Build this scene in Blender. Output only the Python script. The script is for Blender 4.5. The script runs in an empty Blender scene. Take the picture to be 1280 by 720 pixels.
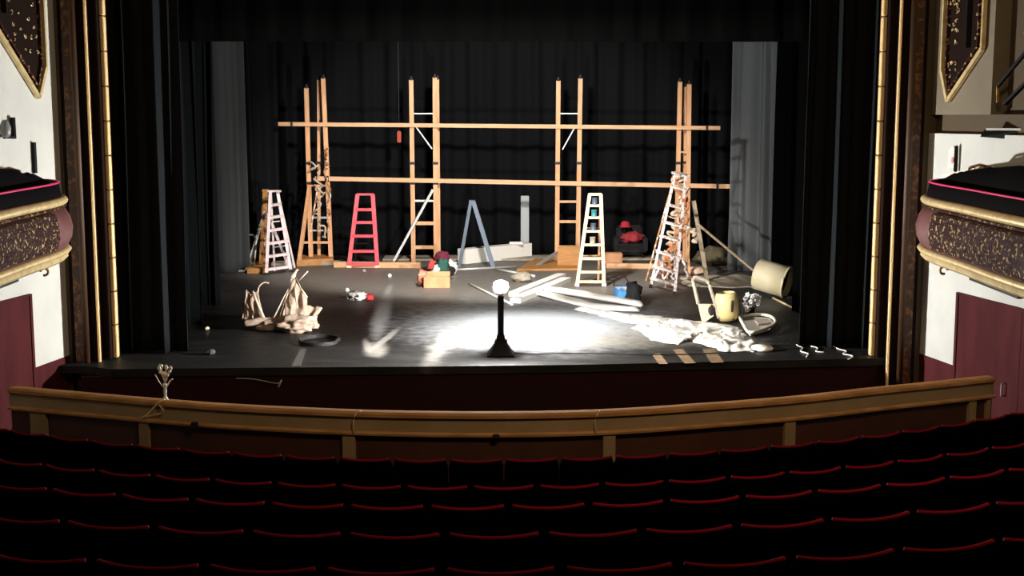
import bpy, bmesh, math, random
from mathutils import Vector, Matrix, noise
random.seed(7)
R = math.radians
SC = bpy.context.scene
COL = SC.collection
# ------------------------------------------------------------------ camera
FPX = 1600.0
PITCH = math.atan(215/FPX)
YAW = math.atan(20/FPX)
CAM = Vector((0, -19.18, 3.78))
cd = bpy.data.cameras.new('camera'); cam = bpy.data.objects.new('camera', cd); COL.objects.link(cam)
cd.sensor_width = 36; cd.lens = 36*FPX/1280; cd.clip_start = .1; cd.clip_end = 200
cam.location = CAM
cam.rotation_euler = (R(90)-PITCH, 0, -YAW)
SC.camera = cam
MROT = cam.rotation_euler.to_matrix()
def ray(px, py): return MROT @ Vector(((px-640)/FPX, (360-py)/FPX, -1))
def F(px, py, z=0.0):                     # point on the level plane z
    d = ray(px, py); return CAM + d*((z-CAM.z)/d.z)
def A(px, py, Y):                         # point on the upright plane y = Y
    d = ray(px, py); return CAM + d*((Y-CAM.y)/d.y)
def Q(px, py, ax): return CAM + ray(px, py)*ax
# ------------------------------------------------------------------ view, world, lights
SC.view_settings.view_transform = 'Standard'; SC.view_settings.look = 'None'
SC.view_settings.gamma = 1; SC.view_settings.use_curve_mapping = False
SC.view_settings.exposure = 0.0
w = bpy.data.worlds.new('world'); SC.world = w; w.use_nodes = True
w.node_tree.nodes['Background'].inputs[0].default_value = (.5, .6, .8, 1)
w.node_tree.nodes['Background'].inputs[1].default_value = .0015
BULB_STRENGTH = 11500
def light(name, kind, loc, target, power, color, size=1.0, spot=60, blend=.6, sy=None):
    l = bpy.data.lights.new(name, kind); l.energy = power; l.color = color
    if kind == 'AREA':
        l.size = size
        if sy: l.shape = 'RECTANGLE'; l.size_y = sy
    if kind == 'SPOT': l.spot_size = R(spot); l.spot_blend = blend; l.shadow_soft_size = size
    o = bpy.data.objects.new(name, l); COL.objects.link(o); o.location = loc
    o.rotation_euler = (Vector(target)-Vector(loc)).to_track_quat('-Z', 'Y').to_euler()
    return o
# unseen warm dim fill, added over the stalls
light('house_fill', 'AREA', (2.5, -11.5, 7.6), (2.5, -4.0, 0), 300, (1, .72, .42), 2.0, sy=1.0)
# unseen fill spots added over the stage to brighten it
light('stage_fill', 'SPOT', (0.0, 4.0, 6.3), (0.0, 12.6, 1.0), 5200, (1, .94, .86), .25, 76, .5)
light('stage_front_fill', 'SPOT', (0.7, 3.5, 6.2), (0.7, 3.5, 0), 3600, (.93, .97, 1), .15, 44, 1.0)
light('cross_fill', 'SPOT', (0.3, 3.5, 5.9), (4.6, 4.6, 0), 1100, (1, .97, .9), .15, 46, .9)
# ------------------------------------------------------------------ materials
def mat(name, col, rough=.6, metal=0, spec=.5, col2=None, scale=6, bump=0, bscale=None, stretch=(1,1,1), lo=.4, hi=.6, detail=4, coat=0):
    m = bpy.data.materials.new(name); m.use_nodes = True
    nt = m.node_tree; b = nt.nodes['Principled BSDF']
    b.inputs['Base Color'].default_value = (*col, 1); b.inputs['Roughness'].default_value = rough
    b.inputs['Metallic'].default_value = metal; b.inputs['Specular IOR Level'].default_value = spec
    b.inputs['Coat Weight'].default_value = coat
    tc = nt.nodes.new('ShaderNodeTexCoord'); mp = nt.nodes.new('ShaderNodeMapping')
    mp.inputs['Scale'].default_value = stretch
    nt.links.new(tc.outputs['Object'], mp.inputs['Vector'])
    no = nt.nodes.new('ShaderNodeTexNoise'); no.inputs['Scale'].default_value = scale; no.inputs['Detail'].default_value = detail
    nt.links.new(mp.outputs[0], no.inputs['Vector'])
    if col2 is not None:
        r = nt.nodes.new('ShaderNodeValToRGB')
        r.color_ramp.elements[0].color = (*col, 1); r.color_ramp.elements[1].color = (*col2, 1)
        r.color_ramp.elements[0].position = lo; r.color_ramp.elements[1].position = hi
        nt.links.new(no.outputs['Fac'], r.inputs[0]); nt.links.new(r.outputs[0], b.inputs['Base Color'])
    if bump:
        n2 = no
        if bscale:
            n2 = nt.nodes.new('ShaderNodeTexNoise'); n2.inputs['Scale'].default_value = bscale; nt.links.new(mp.outputs[0], n2.inputs['Vector'])
        bp = nt.nodes.new('ShaderNodeBump'); bp.inputs['Strength'].default_value = bump
        nt.links.new(n2.outputs['Fac'], bp.inputs['Height']); nt.links.new(bp.outputs[0], b.inputs['Normal'])
    return m
M = {}
M['wood'] = mat('pine', (.70,.35,.17), .6, col2=(.78,.45,.24), scale=3, stretch=(6,6,.6), bump=.1)
M['wood_side'] = mat('pine_batten', (.70,.38,.20), .6, col2=(.76,.47,.26), scale=3, stretch=(.6,6,6), bump=.1)
M['orange_wood'] = mat('orange_plywood', (.42,.19,.05), .6, col2=(.52,.25,.08), scale=3, stretch=(1,5,5))
M['pale_wood'] = mat('pale_ladder_wood', (.78,.60,.36), .55, col2=(.85,.72,.5), scale=4, stretch=(5,5,1))
M['spatter'] = mat('paint_spattered_wood', (.52,.24,.09), .6, col2=(.85,.74,.64), scale=9, lo=.5, hi=.56, bump=.2)
M['spatter_white'] = mat('paint_spattered_ladder', (.9,.82,.8), .6, col2=(.45,.17,.1), scale=9, lo=.57, hi=.62, bump=.2)
M['white_pink'] = mat('white_pink_paint', (.9,.78,.8), .5, col2=(.85,.5,.5), scale=7, lo=.56, hi=.66)
M['red'] = mat('red_fibreglass', (.80,.08,.12), .5, col2=(.74,.11,.14), scale=5)
M['blue_grey'] = mat('blue_grey_metal', (.085,.115,.165), .45, metal=.2)
M['silver'] = mat('dull_silver', (.55,.55,.55), .4, metal=.4)
M['rubber'] = mat('black_rubber', (.012,.012,.012), .6)
M['black_metal'] = mat('black_painted_metal', (.006,.006,.006), .6, spec=.2)
M['white'] = mat('white_paint', (.85,.85,.82), .6)
M['foam'] = mat('white_foam', (.9,.88,.82), .8, bump=.1, scale=20)
M['plastic'] = mat('white_sheet', (.85,.85,.83), .35, col2=(.9,.87,.8), scale=4, bump=.4, bscale=7)
M['burlap'] = mat('burlap', (.34,.25,.19), .9, col2=(.43,.33,.26), scale=10, bump=.5, bscale=30)
M['canvas'] = mat('canvas_cloth', (.32,.27,.21), .9, col2=(.4,.35,.28), scale=5, bump=.3)
M['card'] = mat('cardboard', (.62,.31,.16), .85, spec=.1, col2=(.68,.37,.2), scale=4)
M['black_cloth'] = mat('black_cloth', (.010,.010,.012), .9, bump=.3, scale=8)
M['green_cloth'] = mat('dark_green_cloth', (.02,.09,.07), .9, bump=.3)
M['wine_cloth'] = mat('wine_cloth', (.12,.01,.03), .9, bump=.3)
M['red_cloth'] = mat('red_cloth', (.65,.05,.05), .8, bump=.3)
M['pied'] = mat('black_white_cloth', (.88,.86,.82), .8, col2=(.01,.01,.01), scale=7, lo=.53, hi=.56)
M['yellow'] = mat('yellow_plastic', (.60,.48,.21), .5, col2=(.68,.56,.28), scale=3)
M['cream'] = mat('cream_plastic', (.82,.72,.46), .5, col2=(.86,.77,.55), scale=3)
M['cream_peach'] = mat('cream_metal', (.8,.62,.42), .5)
M['blue'] = mat('blue_plastic', (.05,.28,.62), .4)
M['teal'] = mat('teal_plastic', (.03,.22,.25), .4)
M['rope'] = mat('pale_rope', (.62,.5,.38), .9, bump=.4, scale=40)
M['rope_rust'] = mat('rust_rope', (.55,.22,.10), .9, bump=.4, scale=40)
M['flower'] = mat('white_petals', (.92,.9,.9), .7)
M['leaf'] = mat('dark_leaf', (.02,.04,.015), .6)
M['tape'] = mat('tan_light_streak', (.16,.105,.06), .8, spec=.1, col2=(.22,.15,.09), scale=6)  # tan that paints the light streaks on the stage floor
M['tape_grey'] = mat('grey_tape', (.08,.075,.07), .8, spec=.1)
def curtain_mat(name, col, rough=.85):
    return mat(name, col, rough, spec=.03, bump=.15, scale=40)
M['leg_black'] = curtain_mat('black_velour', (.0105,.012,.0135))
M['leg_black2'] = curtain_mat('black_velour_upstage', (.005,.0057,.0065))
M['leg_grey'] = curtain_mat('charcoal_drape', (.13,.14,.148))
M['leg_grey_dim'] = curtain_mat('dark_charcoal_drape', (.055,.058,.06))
M['back_black'] = curtain_mat('black_backdrop', (.0075,.008,.009))
M['border'] = curtain_mat('black_border', (.0007,.0007,.0007))
M['void'] = mat('black_wall_paint', (.006,.006,.006), .9, spec=.1)
M['gold'] = mat('gold_leaf', (.92,.68,.36), .55, metal=.0, col2=(.86,.61,.30), scale=3, stretch=(1,1,.4))
M['gold_dark'] = mat('old_gold', (.45,.27,.08), .5, metal=.5, col2=(.2,.10,.03), scale=14, lo=.45, hi=.6)
M['gold_pale'] = mat('pale_gold', (.78,.62,.33), .4, metal=.3, col2=(.6,.43,.18), scale=8, lo=.45, hi=.7)
M['brown'] = mat('brown_pilaster', (.075,.034,.010), .6, col2=(.05,.021,.008), scale=3, stretch=(2,2,.2))
M['ornate'] = mat('carved_brown', (.04,.014,.007), .5, col2=(.20,.08,.022), scale=13, lo=.5, hi=.68, bump=.8)
M['olive'] = mat('olive_brown_plaster', (.055,.042,.02), .7, col2=(.07,.05,.024), scale=2)
M['dark_brown'] = mat('dark_brown_paint', (.012,.005,.003), .8, spec=.1)
M['maroon'] = mat('maroon_paint', (.060,.010,.012), .75, spec=.1, col2=(.078,.014,.016), scale=2, stretch=(2,2,.5))
M['maroon_box'] = mat('box_maroon', (.17,.065,.065), .5, col2=(.12,.04,.04), scale=3)
M['lattice'] = mat('lattice_gilt', (.50,.35,.16), .7, spec=.1, col2=(.030,.008,.007), scale=20, lo=.36, hi=.42, bump=.6)
M['wall_white'] = mat('white_plaster', (.60,.61,.58), .85, col2=(.65,.66,.62), scale=1.5)
M['wall_shaded'] = mat('shaded_plaster', (.17,.14,.095), .8, col2=(.19,.16,.11), scale=1.5)  # shade on the upper right wall put into the plaster colour
M['wall_brown'] = mat('brown_plaster', (.075,.05,.025), .8)
M['velvet_black'] = mat('black_velvet', (.003,.002,.003), .95, spec=.05)
M['pink'] = mat('pink_piping', (.75,.03,.16), .5)
M['rail_wood'] = mat('rail_oak', (.38,.19,.07), .95, spec=.04, col2=(.5,.26,.11), scale=2, stretch=(1,5,5))
M['rail_tan'] = mat('rail_tan_wood', (.27,.185,.10), .9, spec=.05, col2=(.31,.215,.12), scale=2)
M['rail_dark'] = mat('rail_panel_brown', (.055,.016,.008), .6, col2=(.07,.022,.01), scale=2)
M['seat_red'] = mat('red_velvet', (.16,.004,.013), .9, spec=.05)
M['seat_black'] = mat('seat_shell', (.0015,.0012,.0015), .9, spec=.0)
M['seat_cushion'] = mat('dark_red_cushion', (.006,.0005,.001), .95, spec=.0)
M['pit'] = mat('pit_maroon', (.022,.003,.003), .7, spec=.2)
M['carpet'] = mat('dark_carpet', (.004,.001,.001), .95, spec=.05)
M['ceiling'] = mat('ceiling_dark', (.02,.017,.012), .9)

def floor_material():
    m = bpy.data.materials.new('stage_floor_paint'); m.use_nodes = True
    nt = m.node_tree; b = nt.nodes['Principled BSDF']; L = nt.links; N = nt.nodes.new
    tc = N('ShaderNodeTexCoord'); pos = tc.outputs['Object']
    def noise_(scale, detail, stretch=(1,1,1)):
        mp = N('ShaderNodeMapping'); mp.inputs['Scale'].default_value = stretch; L.new(pos, mp.inputs['Vector'])
        n = N('ShaderNodeTexNoise'); n.inputs['Scale'].default_value = scale; n.inputs['Detail'].default_value = detail
        L.new(mp.outputs[0], n.inputs['Vector']); return n.outputs['Fac']
    def math_(op, a, c=None):
        n = N('ShaderNodeMath'); n.operation = op
        for i, v in enumerate((a, c)):
            if v is None: continue
            if isinstance(v, (int, float)): n.inputs[i].default_value = v
            else: L.new(v, n.inputs[i])
        return n.outputs[0]
    def blob(cx, cy, rx, ry, rot, soft, nz, namp):     # an irregular patch of powder, tone or painted light
        mp = N('ShaderNodeMapping'); mp.vector_type = 'TEXTURE'
        mp.inputs['Location'].default_value = (cx, cy, 0); mp.inputs['Rotation'].default_value = (0, 0, rot); mp.inputs['Scale'].default_value = (rx, ry, 1)
        L.new(pos, mp.inputs['Vector'])
        ln = N('ShaderNodeVectorMath'); ln.operation = 'LENGTH'; L.new(mp.outputs[0], ln.inputs[0])
        d = math_('ADD', ln.outputs['Value'], math_('MULTIPLY', math_('SUBTRACT', nz, .5), namp))
        mr = N('ShaderNodeMapRange'); mr.interpolation_type = 'SMOOTHSTEP'
        mr.inputs['From Min'].default_value = 1+soft; mr.inputs['From Max'].default_value = 1-soft
        L.new(d, mr.inputs['Value']); return mr.outputs[0]
    n1 = noise_(1.2, 6); n2 = noise_(5, 6); n3 = noise_(2.5, 5, (.35, 1.6, 1))
    ramp = N('ShaderNodeValToRGB'); ramp.color_ramp.elements[0].position = .35; ramp.color_ramp.elements[1].position = .7
    ramp.color_ramp.elements[0].color = (.010,.0105,.011,1); ramp.color_ramp.elements[1].color = (.026,.025,.024,1)
    L.new(n3, ramp.inputs[0])
    cur = ramp.outputs[0]
    def over(cur, mask, col, k):
        mx = N('ShaderNodeMix'); mx.data_type = 'RGBA'
        L.new(math_('MULTIPLY', mask, k), mx.inputs['Factor']); L.new(cur, mx.inputs['A']); mx.inputs['B'].default_value = (*col, 1)
        return mx.outputs['Result']
    # broad paler patch of the floor upstage
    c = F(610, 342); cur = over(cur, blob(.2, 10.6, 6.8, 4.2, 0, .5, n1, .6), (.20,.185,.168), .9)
    p = F(440, 404); cur = over(cur, blob(p.x, p.y, 1.5, 2.0, .1, .35, n1, .6), (.004,.0042,.0045), .85)
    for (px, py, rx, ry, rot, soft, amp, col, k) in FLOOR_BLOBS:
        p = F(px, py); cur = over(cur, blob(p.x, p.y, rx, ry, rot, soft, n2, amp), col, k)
    L.new(cur, b.inputs['Base Color'])
    rr = N('ShaderNodeMapRange'); rr.inputs['To Min'].default_value = .38; rr.inputs['To Max'].default_value = .6
    L.new(n2, rr.inputs['Value']); L.new(rr.outputs[0], b.inputs['Roughness'])
    b.inputs['Specular IOR Level'].default_value = .16
    # board seams and a little relief
    bp = N('ShaderNodeBump'); bp.inputs['Strength'].default_value = .12; L.new(n2, bp.inputs['Height']); L.new(bp.outputs[0], b.inputs['Normal'])
    return m
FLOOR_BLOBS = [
    (666, 403, 1.95, 2.3, 0, .6, .8, (.46,.47,.49), .85),       # pool of lamp light painted in as a pale patch
    (478, 392, .15, 2.4, .05, .6, .9, (.34,.34,.335), .8),       # smeared powder trail
    (486, 362, .07, .9, .03, .5, .9, (.34,.34,.335), .6),
    (483, 423, .07, 1.1, -.13, .5, .7, (.36,.345,.32), .65),
    (470, 437, .17, .55, .1, .6, 1.0, (.34,.32,.29), .6),
    (459, 432, .06, .55, .15, .6, .8, (.34,.32,.29), .5),
    (850, 418, 1.3, .7, -.7, .5, 1.4, (.30,.28,.25), .7),
    (765, 425, .9, .6, -.3, .8, 1.2, (.20,.185,.15), .7),
    (567, 405, .16, 3.2, -.06, .8, 1.4, (.30,.29,.27), .55),
]
# ------------------------------------------------------------------ mesh helpers
def link(name, bm, m, parent=None, smooth=False, label=None):
    me = bpy.data.meshes.new(name); bmesh.ops.recalc_face_normals(bm, faces=bm.faces); bm.to_mesh(me); bm.free()
    if smooth:
        for p in me.polygons: p.use_smooth = True
    me.materials.append(m)
    o = bpy.data.objects.new(name, me); COL.objects.link(o)
    if parent: o.parent = parent; o.matrix_parent_inverse = Matrix.Translation(-parent.location) if True else o.matrix_parent_inverse
    if label: o['label'] = label
    return o
def thing(name, label, cat, loc=(0,0,0), group=None):
    o = bpy.data.objects.new(name, None); COL.objects.link(o); o.location = loc; o.empty_display_size = .1
    o['label'] = label; o['category'] = cat
    if group: o['group'] = group
    return o
def tag(o, label, cat, group=None):
    o['label'] = label; o['category'] = cat
    if group: o['group'] = group
    return o
def struct(o): o['kind'] = 'structure'; return o
def rebase(o):
    """put a single-mesh thing's origin at its base"""
    vs = [v.co for v in o.data.vertices]
    c = Vector((sum(v.x for v in vs)/len(vs), sum(v.y for v in vs)/len(vs), min(v.z for v in vs)))
    o.data.transform(Matrix.Translation(-c)); o.location = c; return o
NB = lambda: bmesh.new()
def box(bm, c, s, rz=0, bev=0):
    g = bmesh.ops.create_cube(bm, size=1)
    vs = g['verts']
    for v in vs: v.co = Vector((v.co.x*s[0], v.co.y*s[1], v.co.z*s[2]))
    if bev:
        es = list({e for v in vs for e in v.link_edges})
        r = bmesh.ops.bevel(bm, geom=es, offset=bev, segments=2, affect='EDGES'); vs = list({v for f in r['faces'] for v in f.verts} | {v for v in vs if v.is_valid})
    m = Matrix.Translation(Vector(c)) @ Matrix.Rotation(rz, 4, 'Z')
    for v in vs: v.co = m @ v.co
    return bm
def bar(bm, p, q, w, d=None, up=(0,0,1)):
    """rectangular bar from p to q, w across, d deep"""
    p = Vector(p); q = Vector(q); d = d or w
    t = (q-p).normalized(); u = Vector(up)
    if abs(t.dot(u)) > .95: u = Vector((0,1,0))
    s = t.cross(u).normalized(); n = s.cross(t).normalized()
    vs = [bm.verts.new(e + s*(a*w/2) + n*(b*d/2)) for e in (p, q) for a, b in ((-1,-1),(1,-1),(1,1),(-1,1))]
    for i in range(4): bm.faces.new((vs[i], vs[(i+1)%4], vs[4+(i+1)%4], vs[4+i]))
    bm.faces.new(vs[3::-1]); bm.faces.new(vs[4:]); return bm
def tube(bm, pts, r, seg=8, closed=False, taper=None):
    pts = [Vector(p) for p in pts]; rings = []; n = len(pts)
    for i, p in enumerate(pts):
        a = pts[(i-1) % n] if closed or i else p; b = pts[(i+1) % n] if closed or i < n-1 else p
        t = (b-a).normalized() if (b-a).length > 1e-9 else Vector((0,0,1))
        u = Vector((0,0,1)) if abs(t.z) < .9 else Vector((0,1,0))
        s = t.cross(u).normalized(); v = s.cross(t)
        rr = r[i] if isinstance(r, (list, tuple)) else r
        rings.append([bm.verts.new(p + s*math.cos(k*2*math.pi/seg)*rr + v*math.sin(k*2*math.pi/seg)*rr) for k in range(seg)])
    for i in range(n if closed else n-1):
        a, b = rings[i], rings[(i+1) % n]
        for k in range(seg): bm.faces.new((a[k], a[(k+1)%seg], b[(k+1)%seg], b[k]))
    if not closed: bm.faces.new(rings[0][::-1]); bm.faces.new(rings[-1])
    return bm
def lathe(bm, prof, seg=24, mtx=None, cap=(True, True), ang=2*math.pi):
    mtx = mtx or Matrix.Identity(4); rings = []
    full = ang > 6.28
    for r, z in prof:
        rings.append([bm.verts.new(mtx @ Vector((r*math.cos(k*ang/seg), r*math.sin(k*ang/seg), z))) for k in range(seg if full else seg+1)])
    for a, b in zip(rings, rings[1:]):
        for k in range(len(a) if full else len(a)-1):
            bm.faces.new((a[k], a[(k+1)%len(a)], b[(k+1)%len(a)], b[k]))
    if cap[0]: bm.faces.new(rings[0][::-1])
    if cap[1]: bm.faces.new(rings[-1])
    return bm
def loft(bm, path, prof, closed_prof=True):
    """profile (offset to the left normal, z) swept along a level path"""
    rings = []; n = len(path)
    for i, p in enumerate(path):
        p = Vector(p); a = Vector(path[max(i-1,0)]); b = Vector(path[min(i+1,n-1)])
        t = (b-a); t.z = 0; t.normalize(); s = Vector((-t.y, t.x, 0))
        rings.append([bm.verts.new(p + s*o + Vector((0,0,z))) for o, z in prof])
    m = len(prof)
    for a, b in zip(rings, rings[1:]):
        for k in range(m if closed_prof else m-1): bm.faces.new((a[k], a[(k+1)%m], b[(k+1)%m], b[k]))
    if closed_prof: bm.faces.new(rings[0][::-1]); bm.faces.new(rings[-1])
    return bm
def prism(bm, pts, vec):
    """polygon extruded along vec"""
    a = [bm.verts.new(Vector(p)) for p in pts]; b = [bm.verts.new(Vector(p)+Vector(vec)) for p in pts]
    bm.faces.new(a); bm.faces.new(b[::-1])
    for i in range(len(a)): j = (i+1) % len(a); bm.faces.new((a[i], b[i], b[j], a[j]))
    return bm
def smooth_path(pts, n=8):
    pts = [Vector(p) for p in pts]; out = []
    P = [pts[0]*2-pts[1]] + pts + [pts[-1]*2-pts[-2]]
    for i in range(1, len(P)-2):
        for k in range(n):
            t = k/n; a, b, c, d = P[i-1:i+3]
            out.append(.5*((2*b) + (c-a)*t + (2*a-5*b+4*c-d)*t*t + (3*b-a-3*c+d)*t**3))
    out.append(pts[-1]); return out
def lump(bm, c, s, amp=.25, seed=0, sub=3, flat=True, rz=0, freq=2.2):
    """crumpled rounded lump sitting with its underside flat at c.z"""
    g = bmesh.ops.create_icosphere(bm, subdivisions=sub, radius=1)
    m = Matrix.Rotation(rz, 3, 'Z')
    for v in g['verts']:
        p = v.co.copy(); k = 1 + amp*noise.noise(p*freq + Vector((seed*3.7, seed, 0))) + amp*.6*noise.noise(p*freq*2.6 + Vector((seed, 9, seed)))
        p = p*k; p = Vector((p.x*s[0], p.y*s[1], p.z*s[2]))
        if flat: p.z = max(p.z + s[2]*.8, 0)
        v.co = (m @ p) + Vector(c)
    return bm
def sheet(bm, outline_c, length, width, rz, seed, nx=40, ny=16, h=.05, amp=.06, edge=.12, base=.004):
    """crumpled sheet lying on the floor, closed underneath"""
    c = Vector(outline_c); m = Matrix.Rotation(rz, 3, 'Z'); top = []; bot = []
    for i in range(nx+1):
        rt, rb = [], []
        for j in range(ny+1):
            u = i/nx*2-1; v = j/ny*2-1
            e = 1 + edge*noise.noise(Vector((u*2.2+seed, v*.4, seed))) 
            x = u*length/2*(1+edge*.5*noise.noise(Vector((v*2.5, seed, 3)))); y = v*width/2*e*(1-.25*abs(u)**3) + edge*width*.8*noise.noise(Vector((u*2.1, seed*2, 0)))
            fall = min(1, (1-abs(u))*8)*min(1, (1-abs(v))*4)
            z = base + fall*(h*.4 + h*abs(noise.noise(Vector((u*5, v*2.5, seed)))) * 1.6 + amp*abs(noise.noise(Vector((u*13, v*6, seed+4)))))
            p = m @ Vector((x, y, 0)) + c
            rt.append(bm.verts.new(p + Vector((0,0,z+.006)))); rb.append(bm.verts.new(p + Vector((0,0,.002))))
        top.append(rt); bot.append(rb)
    for i in range(nx):
        for j in range(ny):
            bm.faces.new((top[i][j], top[i+1][j], top[i+1][j+1], top[i][j+1])); bm.faces.new((bot[i][j], bot[i][j+1], bot[i+1][j+1], bot[i+1][j]))
    for i in range(nx):
        bm.faces.new((top[i][0], bot[i][0], bot[i+1][0], top[i+1][0])); bm.faces.new((top[i][ny], top[i+1][ny], bot[i+1][ny], bot[i][ny]))
    for j in range(ny):
        bm.faces.new((top[0][j], top[0][j+1], bot[0][j+1], bot[0][j])); bm.faces.new((top[nx][j], bot[nx][j], bot[nx][j+1], top[nx][j+1]))
    return bm
def curtain(name, label, path, z0, z1, amp, wl, m, seed=1, nz=24, ridge=0, cat='curtain', group=None, n=None):
    """hanging cloth with folds, following a level path"""
    rnd = random.Random(seed)
    pts = smooth_path([Vector((p[0], p[1], 0)) for p in path], 10) if len(path) > 2 else [Vector((path[0][0], path[0][1], 0)).lerp(Vector((path[1][0], path[1][1], 0)), t/20) for t in range(21)]
    L = [0]
    for a, b in zip(pts, pts[1:]): L.append(L[-1] + (b-a).length)
    N_ = n or max(40, int(L[-1]/wl*14)); bm = NB(); rows = []
    phase = []; ph = 0
    for i in range(N_+1):
        s = L[-1]*i/N_; k = max(j for j in range(len(L)) if L[j] <= s+1e-9); k = min(k, len(pts)-2)
        t = (s-L[k])/max(L[k+1]-L[k], 1e-6); p = pts[k].lerp(pts[k+1], t); d = (pts[k+1]-pts[k]).normalized()
        ph += (1/N_)*L[-1]/wl*2*math.pi*(1+.5*noise.noise(Vector((s*.9, seed*5.1, 0))))
        a = amp*(.65+.7*abs(noise.noise(Vector((s*1.3, seed*2.7, 2)))))
        phase.append((p, Vector((-d.y, d.x, 0)), d, ph, a))
    for j in range(nz+1):
        v = j/nz; z = z0 + (z1-z0)*v; row = []
        for p, nn, d, ph, a in phase:
            k = 1.15 - .45*v
            if ridge:
                pp = ph + .5*math.sin(v*2.2+seed) + .25*math.sin(v*5+ph*.3)
                q = p - nn*(a*1.5*(max(0, math.cos(pp*.5))**ridge + .25*max(0, math.cos(pp*1.31+2))**ridge))
            else:
                q = p + nn*(a*k*(math.sin(ph + .35*math.sin(v*3+seed)) + .28*math.sin(ph*2.3+1+v))) + d*(a*.5*math.sin(ph*.5+v*1.2))
            row.append(bm.verts.new((q.x, q.y, z)))
        rows.append(row)
    for a, b in zip(rows, rows[1:]):
        for i in range(N_): bm.faces.new((a[i], a[i+1], b[i+1], b[i]))
    # hem turned up at the foot
    o = link(name, bm, m, smooth=True)
    md = o.modifiers.new('thickness', 'SOLIDIFY'); md.thickness = .012
    if label: tag(rebase(o), label, cat, group)
    return o

# ================================================================== THE BUILDING
ZF = -1.0                                            # floor of the stalls before the first row
STL = F(128, 462); STR = F(1112, 448)                # ends of the stage's front edge
# stage floor with its front edge, following the slightly bowed line of the photograph
edge = [F(x, y) for x, y in ((100, 462.5), (139, 461.5), (330, 459.5), (520, 458.3), (720, 456), (900, 452), (1112, 447.5), (1135, 447))]
bm = NB(); prism(bm, [Vector((-9.5, edge[0].y+.6, 0)), Vector((edge[0].x, edge[0].y+.3, 0))] + edge[1:-1] + [Vector((9.5, edge[-1].y+.6, 0)), Vector((9.5, 17.5, 0)), Vector((-9.5, 17.5, 0))], (0, 0, -.12))
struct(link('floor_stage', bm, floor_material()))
bm = NB()
fe = [Vector((e.x, e.y+.05, 0)) for e in edge]
loft(bm, fe, [(0, -.121), (0, ZF), (.1, ZF), (.1, -.121)])
struct(link('wall_stage_front', bm, M['pit']))
bm = NB(); box(bm, (0, -.3+17.9, 4), (19, .2, 12)); struct(link('wall_back', bm, M['void']))
for s, n in ((-1, 'wall_stage_left'), (1, 'wall_stage_right')):
    bm = NB(); box(bm, (s*9.4, 9.2, 4), (.2, 17, 8.2)); struct(link(n, bm, M['void']))
bm = NB(); box(bm, (0, 9.2, 8.2), (19, 17.4, .2)); struct(link('ceiling_stage', bm, M['void']))
bm = NB(); box(bm, (0, -9.9, 8.2), (19, 20.6, .2)); struct(link('ceiling_house', bm, M['ceiling']))
bm = NB(); box(bm, (0, .95, 7.2), (19, .3, 1.8)); struct(link('wall_over_stage', bm, M['dark_brown']))
# ---- stalls floor, a step for each row
ROWS = [(12.8, 576), (10.8, 610), (8.87, 635), (7.2, 671), (5.97, 716)]
CA, CB = .05, .025
rowpt = [Q(620, y, ax) for ax, y in ROWS]
def arc(y0, x): return y0 + CA*x*x + CB*x
bm = NB(); xs = [-9 + i*.9 for i in range(21)]
steps = [(arc0, z) for arc0, z in [(1.2-3.5, ZF)]]
strip = [(p.y + .55, p.z - .92) for p in rowpt]
prev_y, prev_z = None, ZF
def row_pts(y0, z): return [bm.verts.new((x, arc(y0, x), z)) for x in xs]
a = [bm.verts.new((x, 2.0 if abs(x) < 8.9 else 2.0, ZF)) for x in xs]
b = row_pts(strip[0][0], ZF)
seq = [a, b]
for i, (yy, zz) in enumerate(strip):
    seq.append(row_pts(yy, zz))
    nxt = strip[i+1][0] if i+1 < len(strip) else -22
    seq.append(row_pts(nxt, zz))
for p, q in zip(seq, seq[1:]):
    for i in range(len(xs)-1): bm.faces.new((p[i], p[i+1], q[i+1], q[i]))
struct(link('floor', bm, M['carpet']))
# ---- splayed side walls of the house
WY0 = .50
def wall_pt(s, y, z=0, off=0):      # a point on the splayed wall; off = metres out from it
    t = WY0 - y
    return Vector((s*(6.62 + .182*t - off*.983), y - off*.18, z))
for s, side in ((-1, 'left'), (1, 'right')):
    def wp(bm, y0, y1, z0, z1, off, th):      # a slab on the wall
        p = [wall_pt(s, y0, z0, off), wall_pt(s, y1, z0, off), wall_pt(s, y1, z1, off), wall_pt(s, y0, z1, off)]
        prism(bm, p, Vector((s*th*.983, th*.18, 0)))
    bm = NB(); wp(bm, WY0, -20, .10, 3.52, 0, .2)
    struct(link('wall_'+side, bm, M['wall_white']))
    bm = NB(); wp(bm, WY0, -20, ZF, .10, 0, .2); wp(bm, WY0-.05, -20, .0, .10, .012, .012)
    struct(link('baseboard_'+side, bm, M['maroon']))
    if side == 'right':
        bm = NB(); wp(bm, WY0, -20, 3.52, 3.80, -.10, .2); struct(link('wall_right_recess', bm, M['wall_brown']))
        bm = NB(); wp(bm, WY0-.1, -1.18, 3.80, 8.1, 0.0, .3); struct(link('wall_right_upper', bm, M['wall_shaded']))
        bm = NB(); wp(bm, -1.18, -20, 3.80, 8.1, -.25, .2); struct(link('wall_right_stair', bm, M['wall_brown']))
    else:
        bm = NB(); wp(bm, WY0, -20, 3.52, 8.1, 0, .2); struct(link('wall_left_upper', bm, M['wall_white']))
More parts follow.
